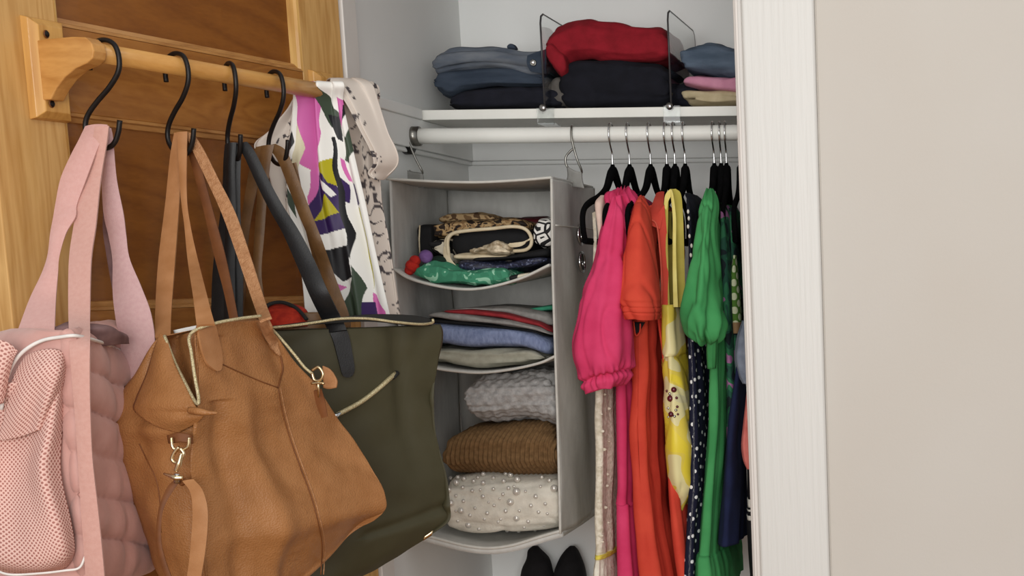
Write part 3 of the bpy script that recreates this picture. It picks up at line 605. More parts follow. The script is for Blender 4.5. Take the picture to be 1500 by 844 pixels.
strap_on('strap_end', [(483, 488, 508, 484), (488, 500, 512, 497), (494, 522, 516, 519), (499, 542, 519, 539), (502, 550, 517, 548), (507, 553, 513, 552)], OH, M['blacks'], ob, 40, 7, .005, .004)

# --- brown handbag behind
hb = thing('brown_handbag', P(440, 600, 2.37), 'brown leather handbag with red lining, tucked behind the olive tote', 'handbag')
blob('body', [(458, 376, 474, 2.375, .016), (480, 374, 480, 2.38, .024), (540, 372, 486, 2.385, .03), (600, 372, 486, 2.385, .03), (622, 380, 478, 2.385, .015)], M['brown'], hb, 30, 40, cap=True, wr=.002, slant=0)
blob('opening', [(446, 396, 432, 2.39, .006), (452, 388, 444, 2.375, .02), (462, 384, 450, 2.365, .026), (478, 384, 452, 2.36, .026)], M['redl'], hb, 24, 30, wr=.002, label='red lining')
tube('opening_rim', [P(x, y, Y) for x, y, Y in ((386, 466, 2.345), (388, 452, 2.35), (397, 445, 2.365), (412, 443, 2.37), (428, 448, 2.365), (440, 457, 2.355), (449, 468, 2.345))], .003, M['lining'], hb, 8, 40)
strap('strap', [(376, 216, 400, 212, Y4+.002), (370, 232, 392, 226, Y4), (360, 285, 376, 280, Y4), (352, 350, 364, 350, Y4), (348, 430, 360, 430, Y4), (350, 500, 364, 500, 2.36)], M['brown'], hb, 40, 5, .004, .003)
strap('strap', [(384, 214, 402, 212, Y4-.008), (380, 245, 396, 240, Y4-.01), (378, 290, 391, 290, Y4-.012), (374, 345, 387, 345, Y4-.012), (371, 395, 383, 395, Y4-.012), (362, 430, 386, 430, Y4-.014), (359, 462, 389, 462, 2.345), (360, 500, 390, 500, 2.348)], M['brown'], hb, 50, 7, .004, .005)
strap('strap', [(392, 214, 404, 212, Y4-.004), (408, 235, 421, 224, Y4-.006), (424, 275, 440, 270, Y4-.008), (439, 315, 456, 312, Y4-.01), (455, 352, 471, 350, Y4-.012), (471, 396, 486, 392, 2.35), (474, 430, 499, 428, 2.35), (477, 465, 512, 465, 2.35), (478, 500, 514, 500, 2.35)], M['brown'], hb, 60, 7, .004, .005)
strap('strap', [(428, 240, 434, 238, Y4+.008), (440, 300, 447, 300, Y4+.008), (452, 350, 460, 350, Y4+.006), (464, 400, 474, 400, 2.37), (470, 470, 480, 470, 2.375)], M['brown'], hb, 30, 5, .004, .002)

# ------------------------------------------------------------------ scarves over the far end of the pole
def inpoly(x, y, poly):
    r = np.zeros(x.shape, bool); n = len(poly)
    for i in range(n):
        x1, y1 = poly[i]; x2, y2 = poly[(i+1) % n]
        c = ((y1 > y) != (y2 > y)) & (x < (x2-x1)*(y-y1)/((y2-y1) if y2 != y1 else 1e-9)+x1); r ^= c
    return r
def scarf(rows, nr, nk, folds, seed, flare=.008):    # rows: (y, left x, right x, left depth, right depth)
    A = catmull(rows, nr); s = np.linspace(0, 1, nk); G = np.zeros((nr, nk, 3)); XY = np.zeros((nr, nk, 2))
    for i, (y, xl, xr, yl, yr) in enumerate(A):
        for j, u in enumerate(s):
            px = xl+(xr-xl)*u; G[i, j] = P(px, y, yl+(yr-yl)*u); XY[i, j] = px, y
    v = np.linspace(0, 1, nr)[:, None]; amp = flare*np.clip(v*4, .25, 1)
    w = amp*(np.sin(s*folds*6.28+1.5*np.sin(v*3+seed)+seed)+.5*np.sin(s*folds*10.1+seed*2+v*4))
    G[..., 1] += w; G[..., 0] += w*.3
    return G, XY
scarfm = painted('printed silk', .45); creamm = painted('printed chiffon', .8)
rows = [(150, 436, 500, 2.47, 2.53), (128, 436, 496, 2.462, 2.52), (120, 434, 500, 2.43, 2.46), (126, 430, 506, 2.415, 2.45), (150, 428, 505, 2.418, 2.465), (200, 423, 516, 2.415, 2.465), (250, 419, 528, 2.415, 2.465), (300, 420, 540, 2.418, 2.468), (350, 432, 550, 2.42, 2.47), (400, 441, 560, 2.425, 2.472), (440, 446, 568, 2.43, 2.476), (464, 448, 572, 2.43, 2.478)]
G, XY = scarf(rows, 380, 240, 2.6, 1, .0055)
x, y = (XY[..., 0]-360)*2.221, (XY[..., 1]-100)*2.221
x = x+4*np.sin(y/23)+3*np.sin(y/57+1); col = np.ones(x.shape+(4,))
def setc(mask, c): col[mask, :3] = lin(c)
W_, PK, BK, GN, YE, PU, CR = (236,234,228), (206,104,170), (22,21,24), (58,72,56), (178,168,26), (52,30,84), (214,206,176)
setc(np.ones(x.shape, bool), W_)
setc(inpoly(x, y, [(80,160),(150,150),(160,330),(120,350),(88,260)]) & (np.sin(x/9+y/14) > .1), BK)
setc(inpoly(x, y, [(105,380),(150,370),(170,560),(130,500)]) & (np.sin(x/8-y/15) > .2), GN)
setc(inpoly(x, y, [(165,40),(222,40),(247,120),(252,210),(230,300),(238,400),(215,455),(204,420),(212,330),(150,285),(172,180)]), PK)
setc(inpoly(x, y, [(150,285),(172,180),(190,260),(180,390),(162,370)]), CR)
setc(inpoly(x, y, [(222,60),(250,62),(282,130),(312,150),(312,222),(272,190),(248,130)]), GN)
setc(inpoly(x, y, [(262,150),(312,160),(308,240),(290,230)]), BK)
setc(inpoly(x, y, [(296,92),(326,108),(330,150),(318,205),(306,150)]), PK)
setc(inpoly(x, y, [(318,120),(346,118),(350,170),(326,190)]), BK)
setc(inpoly(x, y, [(322,230),(352,178),(366,240),(340,310),(318,300)]), GN)
setc(inpoly(x, y, [(205,480),(232,350),(262,330),(300,390),(332,480),(332,520),(232,542)]), PU)
setc(inpoly(x, y, [(300,345),(330,380),(336,440),(316,430)]), PU)
setc(inpoly(x, y, [(232,316),(284,290),(302,386),(272,372),(262,345)]), YE)
setc(inpoly(x, y, [(238,350),(262,372),(296,412),(282,420),(256,395)]), W_)
setc(inpoly(x, y, [(224,497),(262,408),(312,470)]), YE)
setc(inpoly(x, y, [(232,545),(334,522),(340,575),(244,592)]), W_)
setc(inpoly(x, y, [(244,594),(342,574),(352,680),(310,694),(270,660)]), BK)
setc(inpoly(x, y, [(268,690),(300,704),(326,712),(300,730)]), PK)
setc(inpoly(x, y, [(318,770),(352,690),(352,640),(392,715),(392,830),(318,830)]), GN)
setc(inpoly(x, y, [(268,225),(280,222),(348,540),(350,620),(338,600)]), BK)
setc(inpoly(x, y, [(302,290),(318,300),(346,372),(330,366)]), PK)
setc(inpoly(x, y, [(345,372),(362,378),(384,442),(362,446)]), PU)
setc(inpoly(x, y, [(366,450),(378,455),(412,640),(408,720),(398,640)]), YE)
setc(inpoly(x, y, [(408,730),(424,738),(458,790),(456,830),(428,830)]), PK)
setc(inpoly(x, y, [(392,760),(420,762),(424,830),(384,830)]), PU)
setc(inpoly(x, y, [(330,150),(350,175),(330,225),(312,218)]), W_)
o = grid('patterned_scarf', G, scarfm, None, closed=False, solid=.0025, colors=col.reshape(-1, 4))
meta(o, 'silky scarf with bold pink, yellow, purple and black shapes draped over the pole', 'scarf')
# cream floral scarf: left end, shoulder lobe and long tail over the pole
cs = thing('floral_scarf', P(545, 460, 2.50), 'sheer cream scarf with grey floral print at the pole end', 'scarf')
def cream(G, XY, dens, mask=None, seed=0):
    c = np.ones(G.shape[:2]+(4,)); c[..., :3] = lin((214,203,192)); p = np.concatenate([XY, 0*XY[..., :1]], -1)
    n1 = vn(p, .055, seed, 9); n2 = vn(p, .09, seed+3, 9); n3 = vn(p, .02, seed+7)
    ink = (np.abs(n1) < .17) & (n2 > -.1) & (n3 > dens); blot = (n2 > .85) & (n3 > dens)
    if mask is not None: ink &= mask; blot &= mask
    c[blot, :3] = lin((150,134,128)); c[ink, :3] = lin((78,72,74)); return c.reshape(-1, 4)
def tail(rows, folds, seed, flare, dens, mk_=None):
    G, XY = scarf(rows, 150, 70, folds, seed, flare)
    u = np.linspace(0, 1, 70)[None]*np.ones((150, 1))
    grid('panel', G, creamm, cs, closed=False, solid=.002, colors=cream(G, XY, dens, mk_(u) if mk_ else None, seed))
tail([(150, 480, 548, 2.56, 2.60), (122, 478, 540, 2.54, 2.58), (115, 484, 528, 2.48, 2.54), (124, 484, 546, 2.455, 2.52), (150, 504, 556, 2.46, 2.52), (190, 524, 569, 2.465, 2.52), (222, 540, 583, 2.475, 2.525), (240, 544, 584, 2.48, 2.53), (254, 536, 573, 2.485, 2.53), (263, 548, 560, 2.49, 2.53)], 1.5, 2, .005, -.1, lambda u: u < .42)
tail([(130, 500, 552, 2.52, 2.55), (160, 506, 552, 2.50, 2.53), (220, 518, 550, 2.50, 2.53), (300, 528, 556, 2.50, 2.53), (345, 534, 566, 2.50, 2.53), (400, 546, 576, 2.50, 2.53), (462, 562, 585, 2.50, 2.53)], 1.5, 5, .005, -.6)
tail([(120, 518, 545, 2.545, 2.575), (128, 530, 553, 2.54, 2.57), (150, 536, 554, 2.54, 2.57), (170, 540, 552, 2.54, 2.57)], 1, 8, .003, -.9)
tail([(140, 432, 446, 2.44, 2.45), (165, 416, 436, 2.42, 2.44), (190, 392, 434, 2.41, 2.43), (212, 368, 432, 2.40, 2.43), (240, 384, 430, 2.40, 2.43), (280, 398, 428, 2.405, 2.43), (318, 406, 430, 2.41, 2.43)], 1.6, 3, .004, -.2, lambda u: u > .55)

# ------------------------------------------------------------------ closet pole and its socket
YR, ZR = 2.94, 1.6735
rod = thing('closet_pole', (XL, YR, ZR-.0148), 'long white round hanging pole under the closet shelf', 'pole')
tube('pole', [(XL+.012, YR, ZR), (-.6, YR, ZR-.0015), (XR, YR, ZR)], .0147, M['rod'], rod, 28, 20)
sk = thing('pole_socket', (XL, YR, ZR-.03), 'dark metal pole socket on the left closet wall', 'bracket')
tube('flange', [(XL, YR, ZR), (XL+.012, YR, ZR)], .034, M['iron'], sk, 24)
tube('cup', [(XL+.005, YR, ZR), (XL+.03, YR, ZR)], .0185, M['steel'], sk, 24)
for zz in (.024, -.024): tube('screw', [(XL+.011, YR-.004, ZR+zz), (XL+.0145, YR-.004, ZR+zz)], .004, M['chrome'], sk, 10)

# ------------------------------------------------------------------ hanging fabric organiser
ZT = 1.582; YO, YOB = 2.79, 3.09
org = thing('hanging_organizer', (-.92, 2.94, .915), 'grey canvas hanging shelf organizer with sagging shelves on wire hooks', 'organizer')
fr = [P(x, y, YO) for x, y in ((808, 262), (809, 330), (810, 400), (814, 525), (818, 650), (821, 782))]
def wr(a, f, s): return lambda U, V, G: np.stack([a*vn(G*np.array([1, 1, .35]), f, s)*np.sin(math.pi*np.clip(U, 0, 1))**.5, 0*U, 0*U], -1)
G = csurf(np.array([[f, f+np.array([.004, .1, 0]), f+np.array([-.002, .2, 0]), f+np.array([.002, YOB-YO, 0])] for f in fr]), 90, 40, False)
U, V = np.meshgrid(np.linspace(0, 1, 40), np.linspace(0, 1, 90)); G = G+wr(.009, 10, 3)(U, V, G)
grid('side_panel', G, M['grey'], org, closed=False, solid=.003)
fl = [P(x, y, YO)*np.array([0, 1, 1])+np.array([X, 0, 0]) for x, y, X in ((572, 262, -1.066), (577, 395, -1.07), (580, 525, -1.066), (590, 650, -1.07), (600, 782, -1.066))]
G = csurf(np.array([[f, f+np.array([-.004, .15, 0]), f+np.array([0, YOB-YO, 0])] for f in fl]), 60, 30, False); U, V = np.meshgrid(np.linspace(0, 1, 30), np.linspace(0, 1, 60))
grid('side_panel', G+wr(.004, 9, 6)(U, V, G), M['grey'], org, closed=False, solid=.003)
G = csurf(np.array([[(x, YOB, z) for x in (-1.066, -.93, -.775)] for z in (ZT-.002, 1.3, .93)]), 20, 20, False)
grid('back_panel', G, M['grey'], org, closed=False, solid=.003)
G = csurf(np.array([[P(566, 262, YO), P(640, 266, YO), P(700, 267, YO), P(760, 264, YO), P(808, 260, YO)], [(-1.066, 2.94, ZT-.002), (-1.0, 2.94, ZT-.006), (-.92, 2.94, ZT-.006), (-.83, 2.94, ZT-.006), (-.771, 2.94, ZT+.001)], [(-1.066, YOB, ZT), (-1.0, YOB, ZT-.004), (-.92, YOB, ZT-.006), (-.83, YOB, ZT-.004), (-.771, YOB, ZT)]]), 30, 40, False)
grid('top_panel', G, M['grey'], org, closed=False, solid=.004)
tube('binding', G[0], .0025, M['greyp'], org, 8)
SH = [[(577, 394), (600, 408), (640, 419), (682, 424), (720, 420), (765, 407), (805, 388)], [(580, 526), (620, 536), (660, 543), (705, 546), (750, 541), (790, 532), (813, 522)], [(590, 776), (640, 789), (680, 799), (715, 803), (750, 799), (790, 787), (821, 778)]]
for i, q in enumerate(SH):
    f = np.array([P(x, y, YO) for x, y in q]); zm = max(f[0][2], f[-1][2]); b = f.copy(); b[:, 1] = YOB; b[:, 2] = f[:, 2]*.55+zm*.45; m_ = (f+b)/2; m_[:, 2] -= .002
    G = csurf(np.array([f, m_, b]), 24, 50, False)
    grid('shelf', G, M['grey'], org, closed=False, solid=.004 if i < 2 else .012, offset=-1 if i == 2 else 0)
    tube('binding', G[0], .0026 if i < 2 else .003, M['greyp'], org, 8)
fe = catmull(np.array(fr), 60); fe[:, 1] -= .001
tube('binding', fe, .0026, M['greyp'], org, 8)
def side_line(y, yb):     # seam across the right side
    a = P(811, y, YO-.001); return tube('seam', [a+np.array([.004, 0, 0]), a+np.array([.006, .14, 0]), a+np.array([.004, .29, 0])], .0014, M['greyp'], org, 6, 12)
side_line(330, 332); side_line(523, 524)
for (pp) in ([(838, 192, 2.957), (838, 186, 2.95), (838, 184, 2.94), (837, 187, 2.925), (837, 200, 2.921), (840, 215, 2.922), (846, 235, 2.925), (852, 250, 2.93), (850, 254, 2.935), (843, 252, 2.945), (834, 248, 2.955), (829, 240, 2.955), (829, 230, 2.955), (835, 222, 2.955), (842, 216, 2.955)],
             [(597, 192, 2.957), (597, 186, 2.95), (598, 184, 2.94), (596, 188, 2.925), (596, 200, 2.921), (600, 212, 2.922), (610, 235, 2.925), (619, 253, 2.93), (612, 254, 2.94), (600, 251, 2.955), (597, 243, 2.957), (587, 234, 2.957), (585, 225, 2.957), (592, 217, 2.957), (600, 212, 2.957)]):
    tube('hook', [P(*q) for q in pp], .0021, M['steel'], org, 8, 90, label='bent steel wire hook')
tabm = mat('grey canvas tab', (150,149,145), .92, (140,139,135), 60, .25, 700)
sheet('hook_tab', [[(831, 244, 2.945), (841, 250, 2.935), (852, 252, 2.93)], [(832, 258, 2.945), (842, 262, 2.935), (853, 264, 2.93)], [(828, 272, 2.95), (842, 274, 2.935), (856, 276, 2.925)]], tabm, org, 10, 10, None, .003)
sheet('hook_tab', [[(590, 247, 2.95), (604, 252, 2.94), (619, 254, 2.93)], [(586, 274, 2.95), (604, 275, 2.94), (622, 275, 2.93)]], tabm, org, 8, 8, None, .003)
for i, (x, y) in enumerate(((856, 344), (860, 384))):
    c = P(x, y, 2.955); c[0] = -.771+.001
    g = thing('chrome_ring', c+np.array([0, 0, -.022]), ['upper', 'lower'][i]+' of the two round chrome rings on the side of the grey organizer', 'ring', 'chrome rings on the organizer side')
    torus('rim', c+np.array([.004, 0, 0]), .0185, .003, M['chrome'], g, axis='x'); tube('disc', [c, c+np.array([.003, 0, 0])], .0165, M['steel'], g, 20)
    sphere('stud', c+np.array([.006, -.004, -.004]), .004, M['chrome'], g)

# ------------------------------------------------------------------ folded things in the organiser
Mx = dict(
 leop=multi('leopard print', [(0, (40,30,24)), (.43, (150,118,80)), (.52, (186,156,112)), (.62, (50,38,30))], 75, .7, 1, .6),
 leop2=multi('pale leopard print', [(0, (90,66,44)), (.42, (176,148,108)), (.6, (120,92,62))], 60, .8, 1, .5),
 cream=mat('cream leather cloth', (216,202,172), .6, (200,184,152), 50, .2, 300),
 gather=mat('metallic gathered cloth', (206,192,166), .45, (150,132,104), 90, .5, 200, metal=.2),
 navyseq=multi('navy sequin cloth', [(0, (30,32,48)), (.48, (44,48,72)), (.66, (110,116,140))], 260, .45, 1, 0),
 green=multi('green print cloth', [(0, (58,128,98)), (.50, (66,140,108)), (.64, (150,204,174))], 34, .8, 0, 2.2),
 chain=multi('black and white chain print', [(0, (24,24,26)), (.07, (226,224,218)), (.24, (24,24,26))], 42, .7, kind='voronoi'),
 bwp=multi('black and cream print', [(0, (26,25,26)), (.5, (216,206,184))], 45, .7, 1, .4),
 black=mat('black cloth', (20,20,22), .8, (14,14,16), 50, .1, 400),
 blackred=mat('dark red satin', (84,24,30), .5, (60,16,20), 40),
 red=mat('red pompom wool', (206,52,38), .95, (170,36,32), 60, .8, 160),
 purple=mat('purple pompom wool', (128,94,152), .95, (108,78,132), 60, .8, 160),
 dkgreen=mat('dark green wool', (24,44,34), .95, (18,34,26), 60, .8, 160),
 blue=mat('blue knit wool', (132,144,176), .95, (108,120,152), 180, .6, 260, stretch=(1, 1, .4)),
 greyg=mat('grey green cloth', (168,166,150), .9, (152,150,134), 60, .2, 500),
 grey2=mat('grey knit cloth', (148,146,142), .92, (130,128,124), 90, .3, 400),
 redc=mat('red cloth', (150,44,48), .9, (128,34,40), 60),
 teal=mat('teal cloth', (56,140,108), .85, (40,116,90), 60),
 cable=mat('grey cable knit', (178,176,174), .95, (154,152,150), 120, .6, 420),
 ribb=mat('brown rib knit', (128,98,64), .95, (106,80,50), 120, .6, 420),
 white=mat('ivory knit', (226,220,206), .92, (210,204,190), 60, .4, 260),
 pearl=mat('pearl bead', (226,222,214), .18, (206,200,190), 30, metal=.35, spec=.6),
 jean1=mat('faded grey blue denim', (112,117,124), .9, (82,90,102), 26, .35, 700, stretch=(.5, 1, 2)),
 jean2=mat('mid blue denim', (60,70,84), .9, (44,54,68), 26, .35, 700, stretch=(.5, 1, 2)),
 jean3=mat('black denim', (26,27,38), .9, (20,21,30), 40, .3, 700),
 jean4=mat('washed blue denim', (98,112,130), .9, (70,84,100), 24, .35, 700, stretch=(.5, 1, 2)),
 redk=mat('crimson knit', (144,24,38), .9, (126,18,30), 40, .2, 500),
 navyk=mat('black navy cloth', (22,23,32), .92, (17,18,26), 50, .1, 500),
 pinkc=mat('dusty pink cloth', (206,144,168), .9, (190,128,152), 40, .15, 500),
 khaki=mat('khaki cotton', (190,176,144), .9, (174,160,128), 40, .2, 400),
 greyb=mat('grey brown cloth', (96,92,88), .9, (78,74,70), 40, .15, 400),
)
def fold(name, label, cat, group, *a, **k):
    o = cloth(name, *a, **k); return meta(o, label, cat, group)
GP = 'folded scarves and pouches on the top organizer shelf'
fold('pouch', 'pale leopard print pouch with cream edge at the back of the top organizer shelf', 'pouch', GP, [(641, 318), (655, 312), (700, 311), (722, 316)], [(641, 326), (722, 326)], 2.93, .10, Mx['leop2'])
fold('pouch', 'dark red satin pouch behind the chain print roll', 'pouch', GP, [(748, 318), (800, 316)], [(748, 334), (800, 338)], 2.97, .08, Mx['blackred'])
fold('scarf', 'folded leopard print scarf lying across the black pouch', 'scarf', GP, [(622, 331), (640, 326), (700, 320), (745, 318), (772, 324)], [(622, 352), (650, 350), (700, 346), (772, 340)], 2.885, .12, Mx['leop'], layers=1)
o = thing('pouch', P(622, 372, 2.90), 'black zipped pouch with cream edge standing at the left of the top organizer shelf', 'pouch', GP)
cloth('body', [(610, 330), (618, 327), (634, 328)], [(610, 374), (634, 384)], 2.875, .14, Mx['black'], o, wr=.001, ex=.35)
tube('piping', [P(x, y, 2.872) for x, y in ((615, 330), (614, 350), (615, 372))], .0014, Mx['cream'], o, 6)
fold('scarf', 'black and cream printed scarf bunched beside the black pouch', 'scarf', GP, [(626, 352), (640, 348), (662, 350)], [(626, 366), (645, 378), (662, 392)], 2.845, .10, Mx['bwp'], seed=4)
o = thing('pouch', P(715, 390, 2.84), 'open black pouch with thick cream rim in the middle of the top organizer shelf', 'pouch', GP)
cloth('body', [(660, 342), (680, 337), (740, 333), (770, 335), (778, 342)], [(660, 376), (700, 377), (778, 372)], 2.835, .10, Mx['black'], o, wr=.001)
rim = [(660, 388), (657, 372), (656, 352), (664, 342), (685, 338), (720, 335), (750, 332), (768, 335), (777, 345), (778, 358), (770, 366), (752, 368)]
tube('rim', [P(x, y, 2.828) for x, y in rim], .0034, Mx['cream'], o, 8, 80, label='cream leather rim')
tube('rim', [P(x-3, y+1, 2.834) for x, y in rim[:4]]+[P(672, 343, 2.836)], .003, Mx['cream'], o, 8, 30, label='cream leather rim')
strap('strap', [(650, 362, 657, 362, 2.832), (651, 378, 660, 378, 2.826), (660, 391, 670, 391, 2.824)], Mx['cream'], o, 16, 5, .003)
cloth('gathered_bow', [(686, 366), (705, 358), (730, 353), (746, 362)], [(686, 372), (746, 374)], 2.815, .05, Mx['gather'], o, wr=.005, wf=40)
strap('tie', [(744, 358, 747, 357, 2.822), (750, 362, 754, 356, 2.822), (764, 360, 768, 354, 2.822), (772, 352, 777, 350, 2.822)], Mx['cream'], o, 20, 4, .003)
fold('scarf', 'rolled scarf with black and white chain print at the right of the top organizer shelf', 'scarf', GP, [(780, 334), (790, 320), (802, 318), (809, 324)], [(780, 356), (792, 366), (808, 362)], 2.825, .14, Mx['chain'], wr=.002)
fold('scarf', 'beige and cream scarf folded under the open pouch', 'scarf', GP, [(662, 372), (700, 370), (745, 372)], [(662, 380), (745, 382)], 2.825, .12, Mx['cream'], wr=.003)
fold('scarf', 'black sparkly folded scarf just above the navy one', 'scarf', GP, [(690, 377), (740, 374), (803, 362)], [(690, 384), (803, 378)], 2.82, .14, Mx['black'], wr=.002)
fold('scarf', 'navy blue sequined scarf folded flat above the green cloth', 'scarf', GP, [(668, 380), (700, 381), (740, 381), (802, 373)], [(668, 394), (700, 399), (740, 398), (802, 388)], 2.812, .16, Mx['navyseq'])
o = thing('pompom', P(605, 401, 2.80), 'red wool pompom at the left end of the top organizer shelf', 'pompom', GP); 
for (x, y, r) in ((604, 390, .0125), (608, 382, .010), (600, 396, .009)): sphere('tuft', P(x, y, 2.812), r, Mx['red'], o, 16, 10)
o = meta(sphere('pompom', P(624, 376, 2.818), .0125, Mx['purple'], None, 18, 12), 'purple wool pompom beside the red one', 'pompom', GP)
o = meta(sphere('pompom', P(643, 384, 2.825), .012, Mx['dkgreen'], None, 18, 12, (1.3, 1, 1)), 'dark green wool pompom behind the green cloth', 'pompom', GP)
fold('scarf', 'green cloth with pale looped print crumpled on the front of the top organizer shelf', 'scarf', GP, [(605, 398), (612, 390), (632, 383), (655, 388), (690, 398), (720, 396), (740, 392), (747, 398)], [(605, 404), (640, 415), (690, 420), (747, 413)], 2.793, .10, Mx['green'], wr=.005, wf=18, seed=8)
fold('scarf', 'black and white cloth edge showing at the right of the green cloth', 'scarf', GP, [(744, 403), (775, 399)], [(744, 412), (775, 405)], 2.80, .10, Mx['bwp'], wr=.001)
GS = 'folded sweaters on the middle organizer shelf'
fold('sweater', 'flat grey green folded sweater at the bottom of the middle organizer shelf', 'sweater', GS, [(600, 512), (645, 506), (660, 509), (690, 513), (730, 511), (770, 510), (790, 517), (797, 524)], [(600, 530), (640, 534), (700, 541), (760, 537), (797, 529)], 2.80, .24, Mx['greyg'], layers=1, seed=1)
fold('sweater', 'sky blue knitted folded sweater in the middle organizer shelf', 'sweater', GS, [(600, 476), (641, 472), (690, 476), (750, 480), (785, 487), (806, 497)], [(600, 508), (645, 505), (690, 512), (760, 510), (785, 518), (797, 524), (806, 519)], 2.803, .24, Mx['blue'], layers=0, seed=2, wr=.002)
fold('sweater', 'thin black folded sweater between the blue and grey ones', 'sweater', GS, [(618, 464), (690, 471), (780, 482), (800, 490)], [(618, 474), (690, 479), (780, 488), (800, 497)], 2.808, .24, Mx['black'], wr=.001)
fold('sweater', 'thin grey knitted folded sweater on top of the blue one', 'sweater', GS, [(622, 459), (640, 456), (690, 461), (740, 467), (790, 479), (804, 489)], [(622, 466), (690, 474), (780, 485), (804, 493)], 2.802, .24, Mx['grey2'], wr=.002)
fold('sweater', 'thin red folded sweater showing as a stripe in the middle stack', 'sweater', GS, [(645, 454), (690, 452), (740, 458), (790, 472), (806, 484)], [(645, 459), (690, 463), (740, 469), (790, 480), (806, 490)], 2.81, .24, Mx['redc'], wr=.001)
fold('sweater', 'dark grey folded sweater topmost on the middle organizer shelf', 'sweater', GS, [(640, 455), (690, 449), (740, 450), (790, 456), (809, 462)], [(640, 458), (690, 455), (740, 460), (790, 474), (809, 484)], 2.83, .24, Mx['grey2'], wr=.002)
fold('scarf', 'teal cloth tucked above the sweaters at the back right', 'scarf', None, [(766, 453), (800, 447), (812, 445)], [(766, 458), (812, 456)], 2.87, .12, Mx['teal'], wr=.001)
GL = 'rolled chunky sweaters in the bottom organizer shelf'
def cabl(Sg, Kg, G):
    u, v = G[..., 0]/.011, (G[..., 2]*.8+G[..., 1]*.6)/.011
    return .0016*np.sin(u*6.28*.5+np.sin(v*1.2)*.8)*np.sin(v*6.28*.5)+.0012*np.sin(v*3.14)
def ribf(Sg, Kg, G): return .0018*np.sin((G[..., 0]+.02*np.sin(G[..., 2]*25))/.0087*6.28)-.004*np.exp(-(((Kg-2.6)/.05))**2)
fold('sweater', 'grey cable knit sweater, topmost of the three rolled ones', 'sweater', GL, [(673, 575), (684, 556), (705, 547), (750, 545), (800, 548), (816, 556)], [(673, 598), (690, 620), (720, 625), (760, 619), (790, 622), (816, 634)], 2.815, .22, Mx['cable'], nx=190, nk=170, endp=20, ex=.75, dfun=cabl, wr=.004, seed=3)
fold('sweater', 'brown ribbed sweater rolled between the grey and the pearl ones', 'sweater', GL, [(646, 655), (652, 642), (680, 629), (740, 622), (790, 620), (808, 628), (817, 640)], [(646, 682), (652, 697), (700, 698), (760, 701), (800, 700), (817, 698)], 2.81, .22, Mx['ribb'], nx=260, nk=100, endp=24, ex=.65, dfun=ribf, wr=.003, seed=5)
pe = thing('sweater', P(735, 784, 2.9), 'ivory sweater studded with pearls, lowest of the rolled ones', 'sweater', GL)
pk = cloth('knit', [(646, 712), (655, 702), (700, 697), (760, 700), (800, 700), (818, 704)], [(640, 778), (660, 785), (700, 789), (750, 788), (790, 783), (820, 776)], 2.805, .24, Mx['white'], pe, nx=90, nk=80, endp=24, ex=.58, wr=.005, wf=12, seed=6)
PH = surf(pk)
pw = np.array([v.co for v in pk.data.vertices])+wloc(pk)
ppx = []
for q in pw:
    c = RC.T @ (q-CAM); ppx.append((CX+F_PX*c[0]/-c[2], CY-F_PX*c[1]/-c[2]))
ppx = np.array(ppx); frontish = pw[:, 1] < 2.90
PR = [(661,704,1),(671,703,1),(669,712,1.4),(680,705,1),(694,708,.9),(708,698,1),(708,711,1),(723,703,.8),(741,697,.9),(748,700,1.2),(738,708,.9),(758,707,1.3),(794,702,.8),(805,707,.9),(812,721,1.5),(658,722,1.2),(678,717,.8),(692,722,.8),(723,719,.7),(745,718,.8),(757,726,1.6),(668,729,.7),(708,731,1),(737,727,.8),(785,731,1),(799,741,.8),(661,742,1.4),(679,737,.8),(696,747,.7),(724,743,.7),(748,741,1.5),(778,744,.9),(789,753,.8),(676,753,1.4),(689,758,.9),(714,755,.9),(741,752,.9),(761,751,.7),(710,763,.7),(671,766,.8),(730,767,.7),(734,763,.7),(757,764,1.4),(774,767,.9),(687,774,1.5),(702,778,.9),(724,780,.9),(743,780,1),(760,781,.9),(768,775,.8),(784,779,.8),(812,771,.7),(648,780,1),(684,783,1),(700,702,.7),(770,722,.6),(792,715,.6),(716,738,.6),(668,751,.6),(753,715,.6),(802,755,.7),(797,772,.7),(732,733,.6),(704,720,.6)]
pm = None
for (x, y, r) in PR:
    d = (ppx[:, 0]-x)**2+(ppx[:, 1]-y)**2+1e6*(~frontish); i = int(d.argmin())
    if d[i] > 30: continue
    c = PH(x, y, .0006)
    if pm is None: pm = sphere('pearl', (0, 0, 0), 1, Mx['pearl'], None, 10, 7); md = pm.data; bpy.data.objects.remove(pm); pm = True
    o = bpy.data.objects.new('pearl', md); COL.objects.link(o); o.parent = pk; o.location = tuple(c-wloc(pk)); s = .0047*r; o.scale = (s, s, s)

# ------------------------------------------------------------------ stacks on the shelf
YS = 3.03
GJ = 'left stack of folded jeans on the closet shelf'
fold('jeans', 'black folded jeans at the bottom of the left stack on the shelf', 'jeans', GJ, [(652, 142), (665, 132), (720, 124), (800, 122), (822, 128)], [(652, 161), (700, 160.5), (822, 159)], YS, .22, Mx['jean3'], layers=1, seed=1)
fold('jeans', 'mid blue folded jeans in the middle of the left stack on the shelf', 'jeans', GJ, [(629, 112), (640, 103), (700, 96), (760, 96), (800, 104)], [(629, 122), (640, 138), (656, 140), (670, 133), (720, 126), (800, 128)], YS-.005, .22, Mx['jean2'], layers=1, seed=3, wr=.005)
o = thing('jeans', P(710, 112, 3.1), 'faded grey blue folded jeans on top of the left stack on the shelf', 'jeans', GJ)
cloth('body', [(626, 94), (632, 80), (650, 68), (690, 63.5), (735, 65), (760, 70), (790, 65), (801, 72)], [(626, 100), (634, 110), (690, 101), (740, 103), (790, 116), (801, 112)], YS-.008, .21, Mx['jean1'], o, layers=2, seed=5, wr=.0045, wf=16)
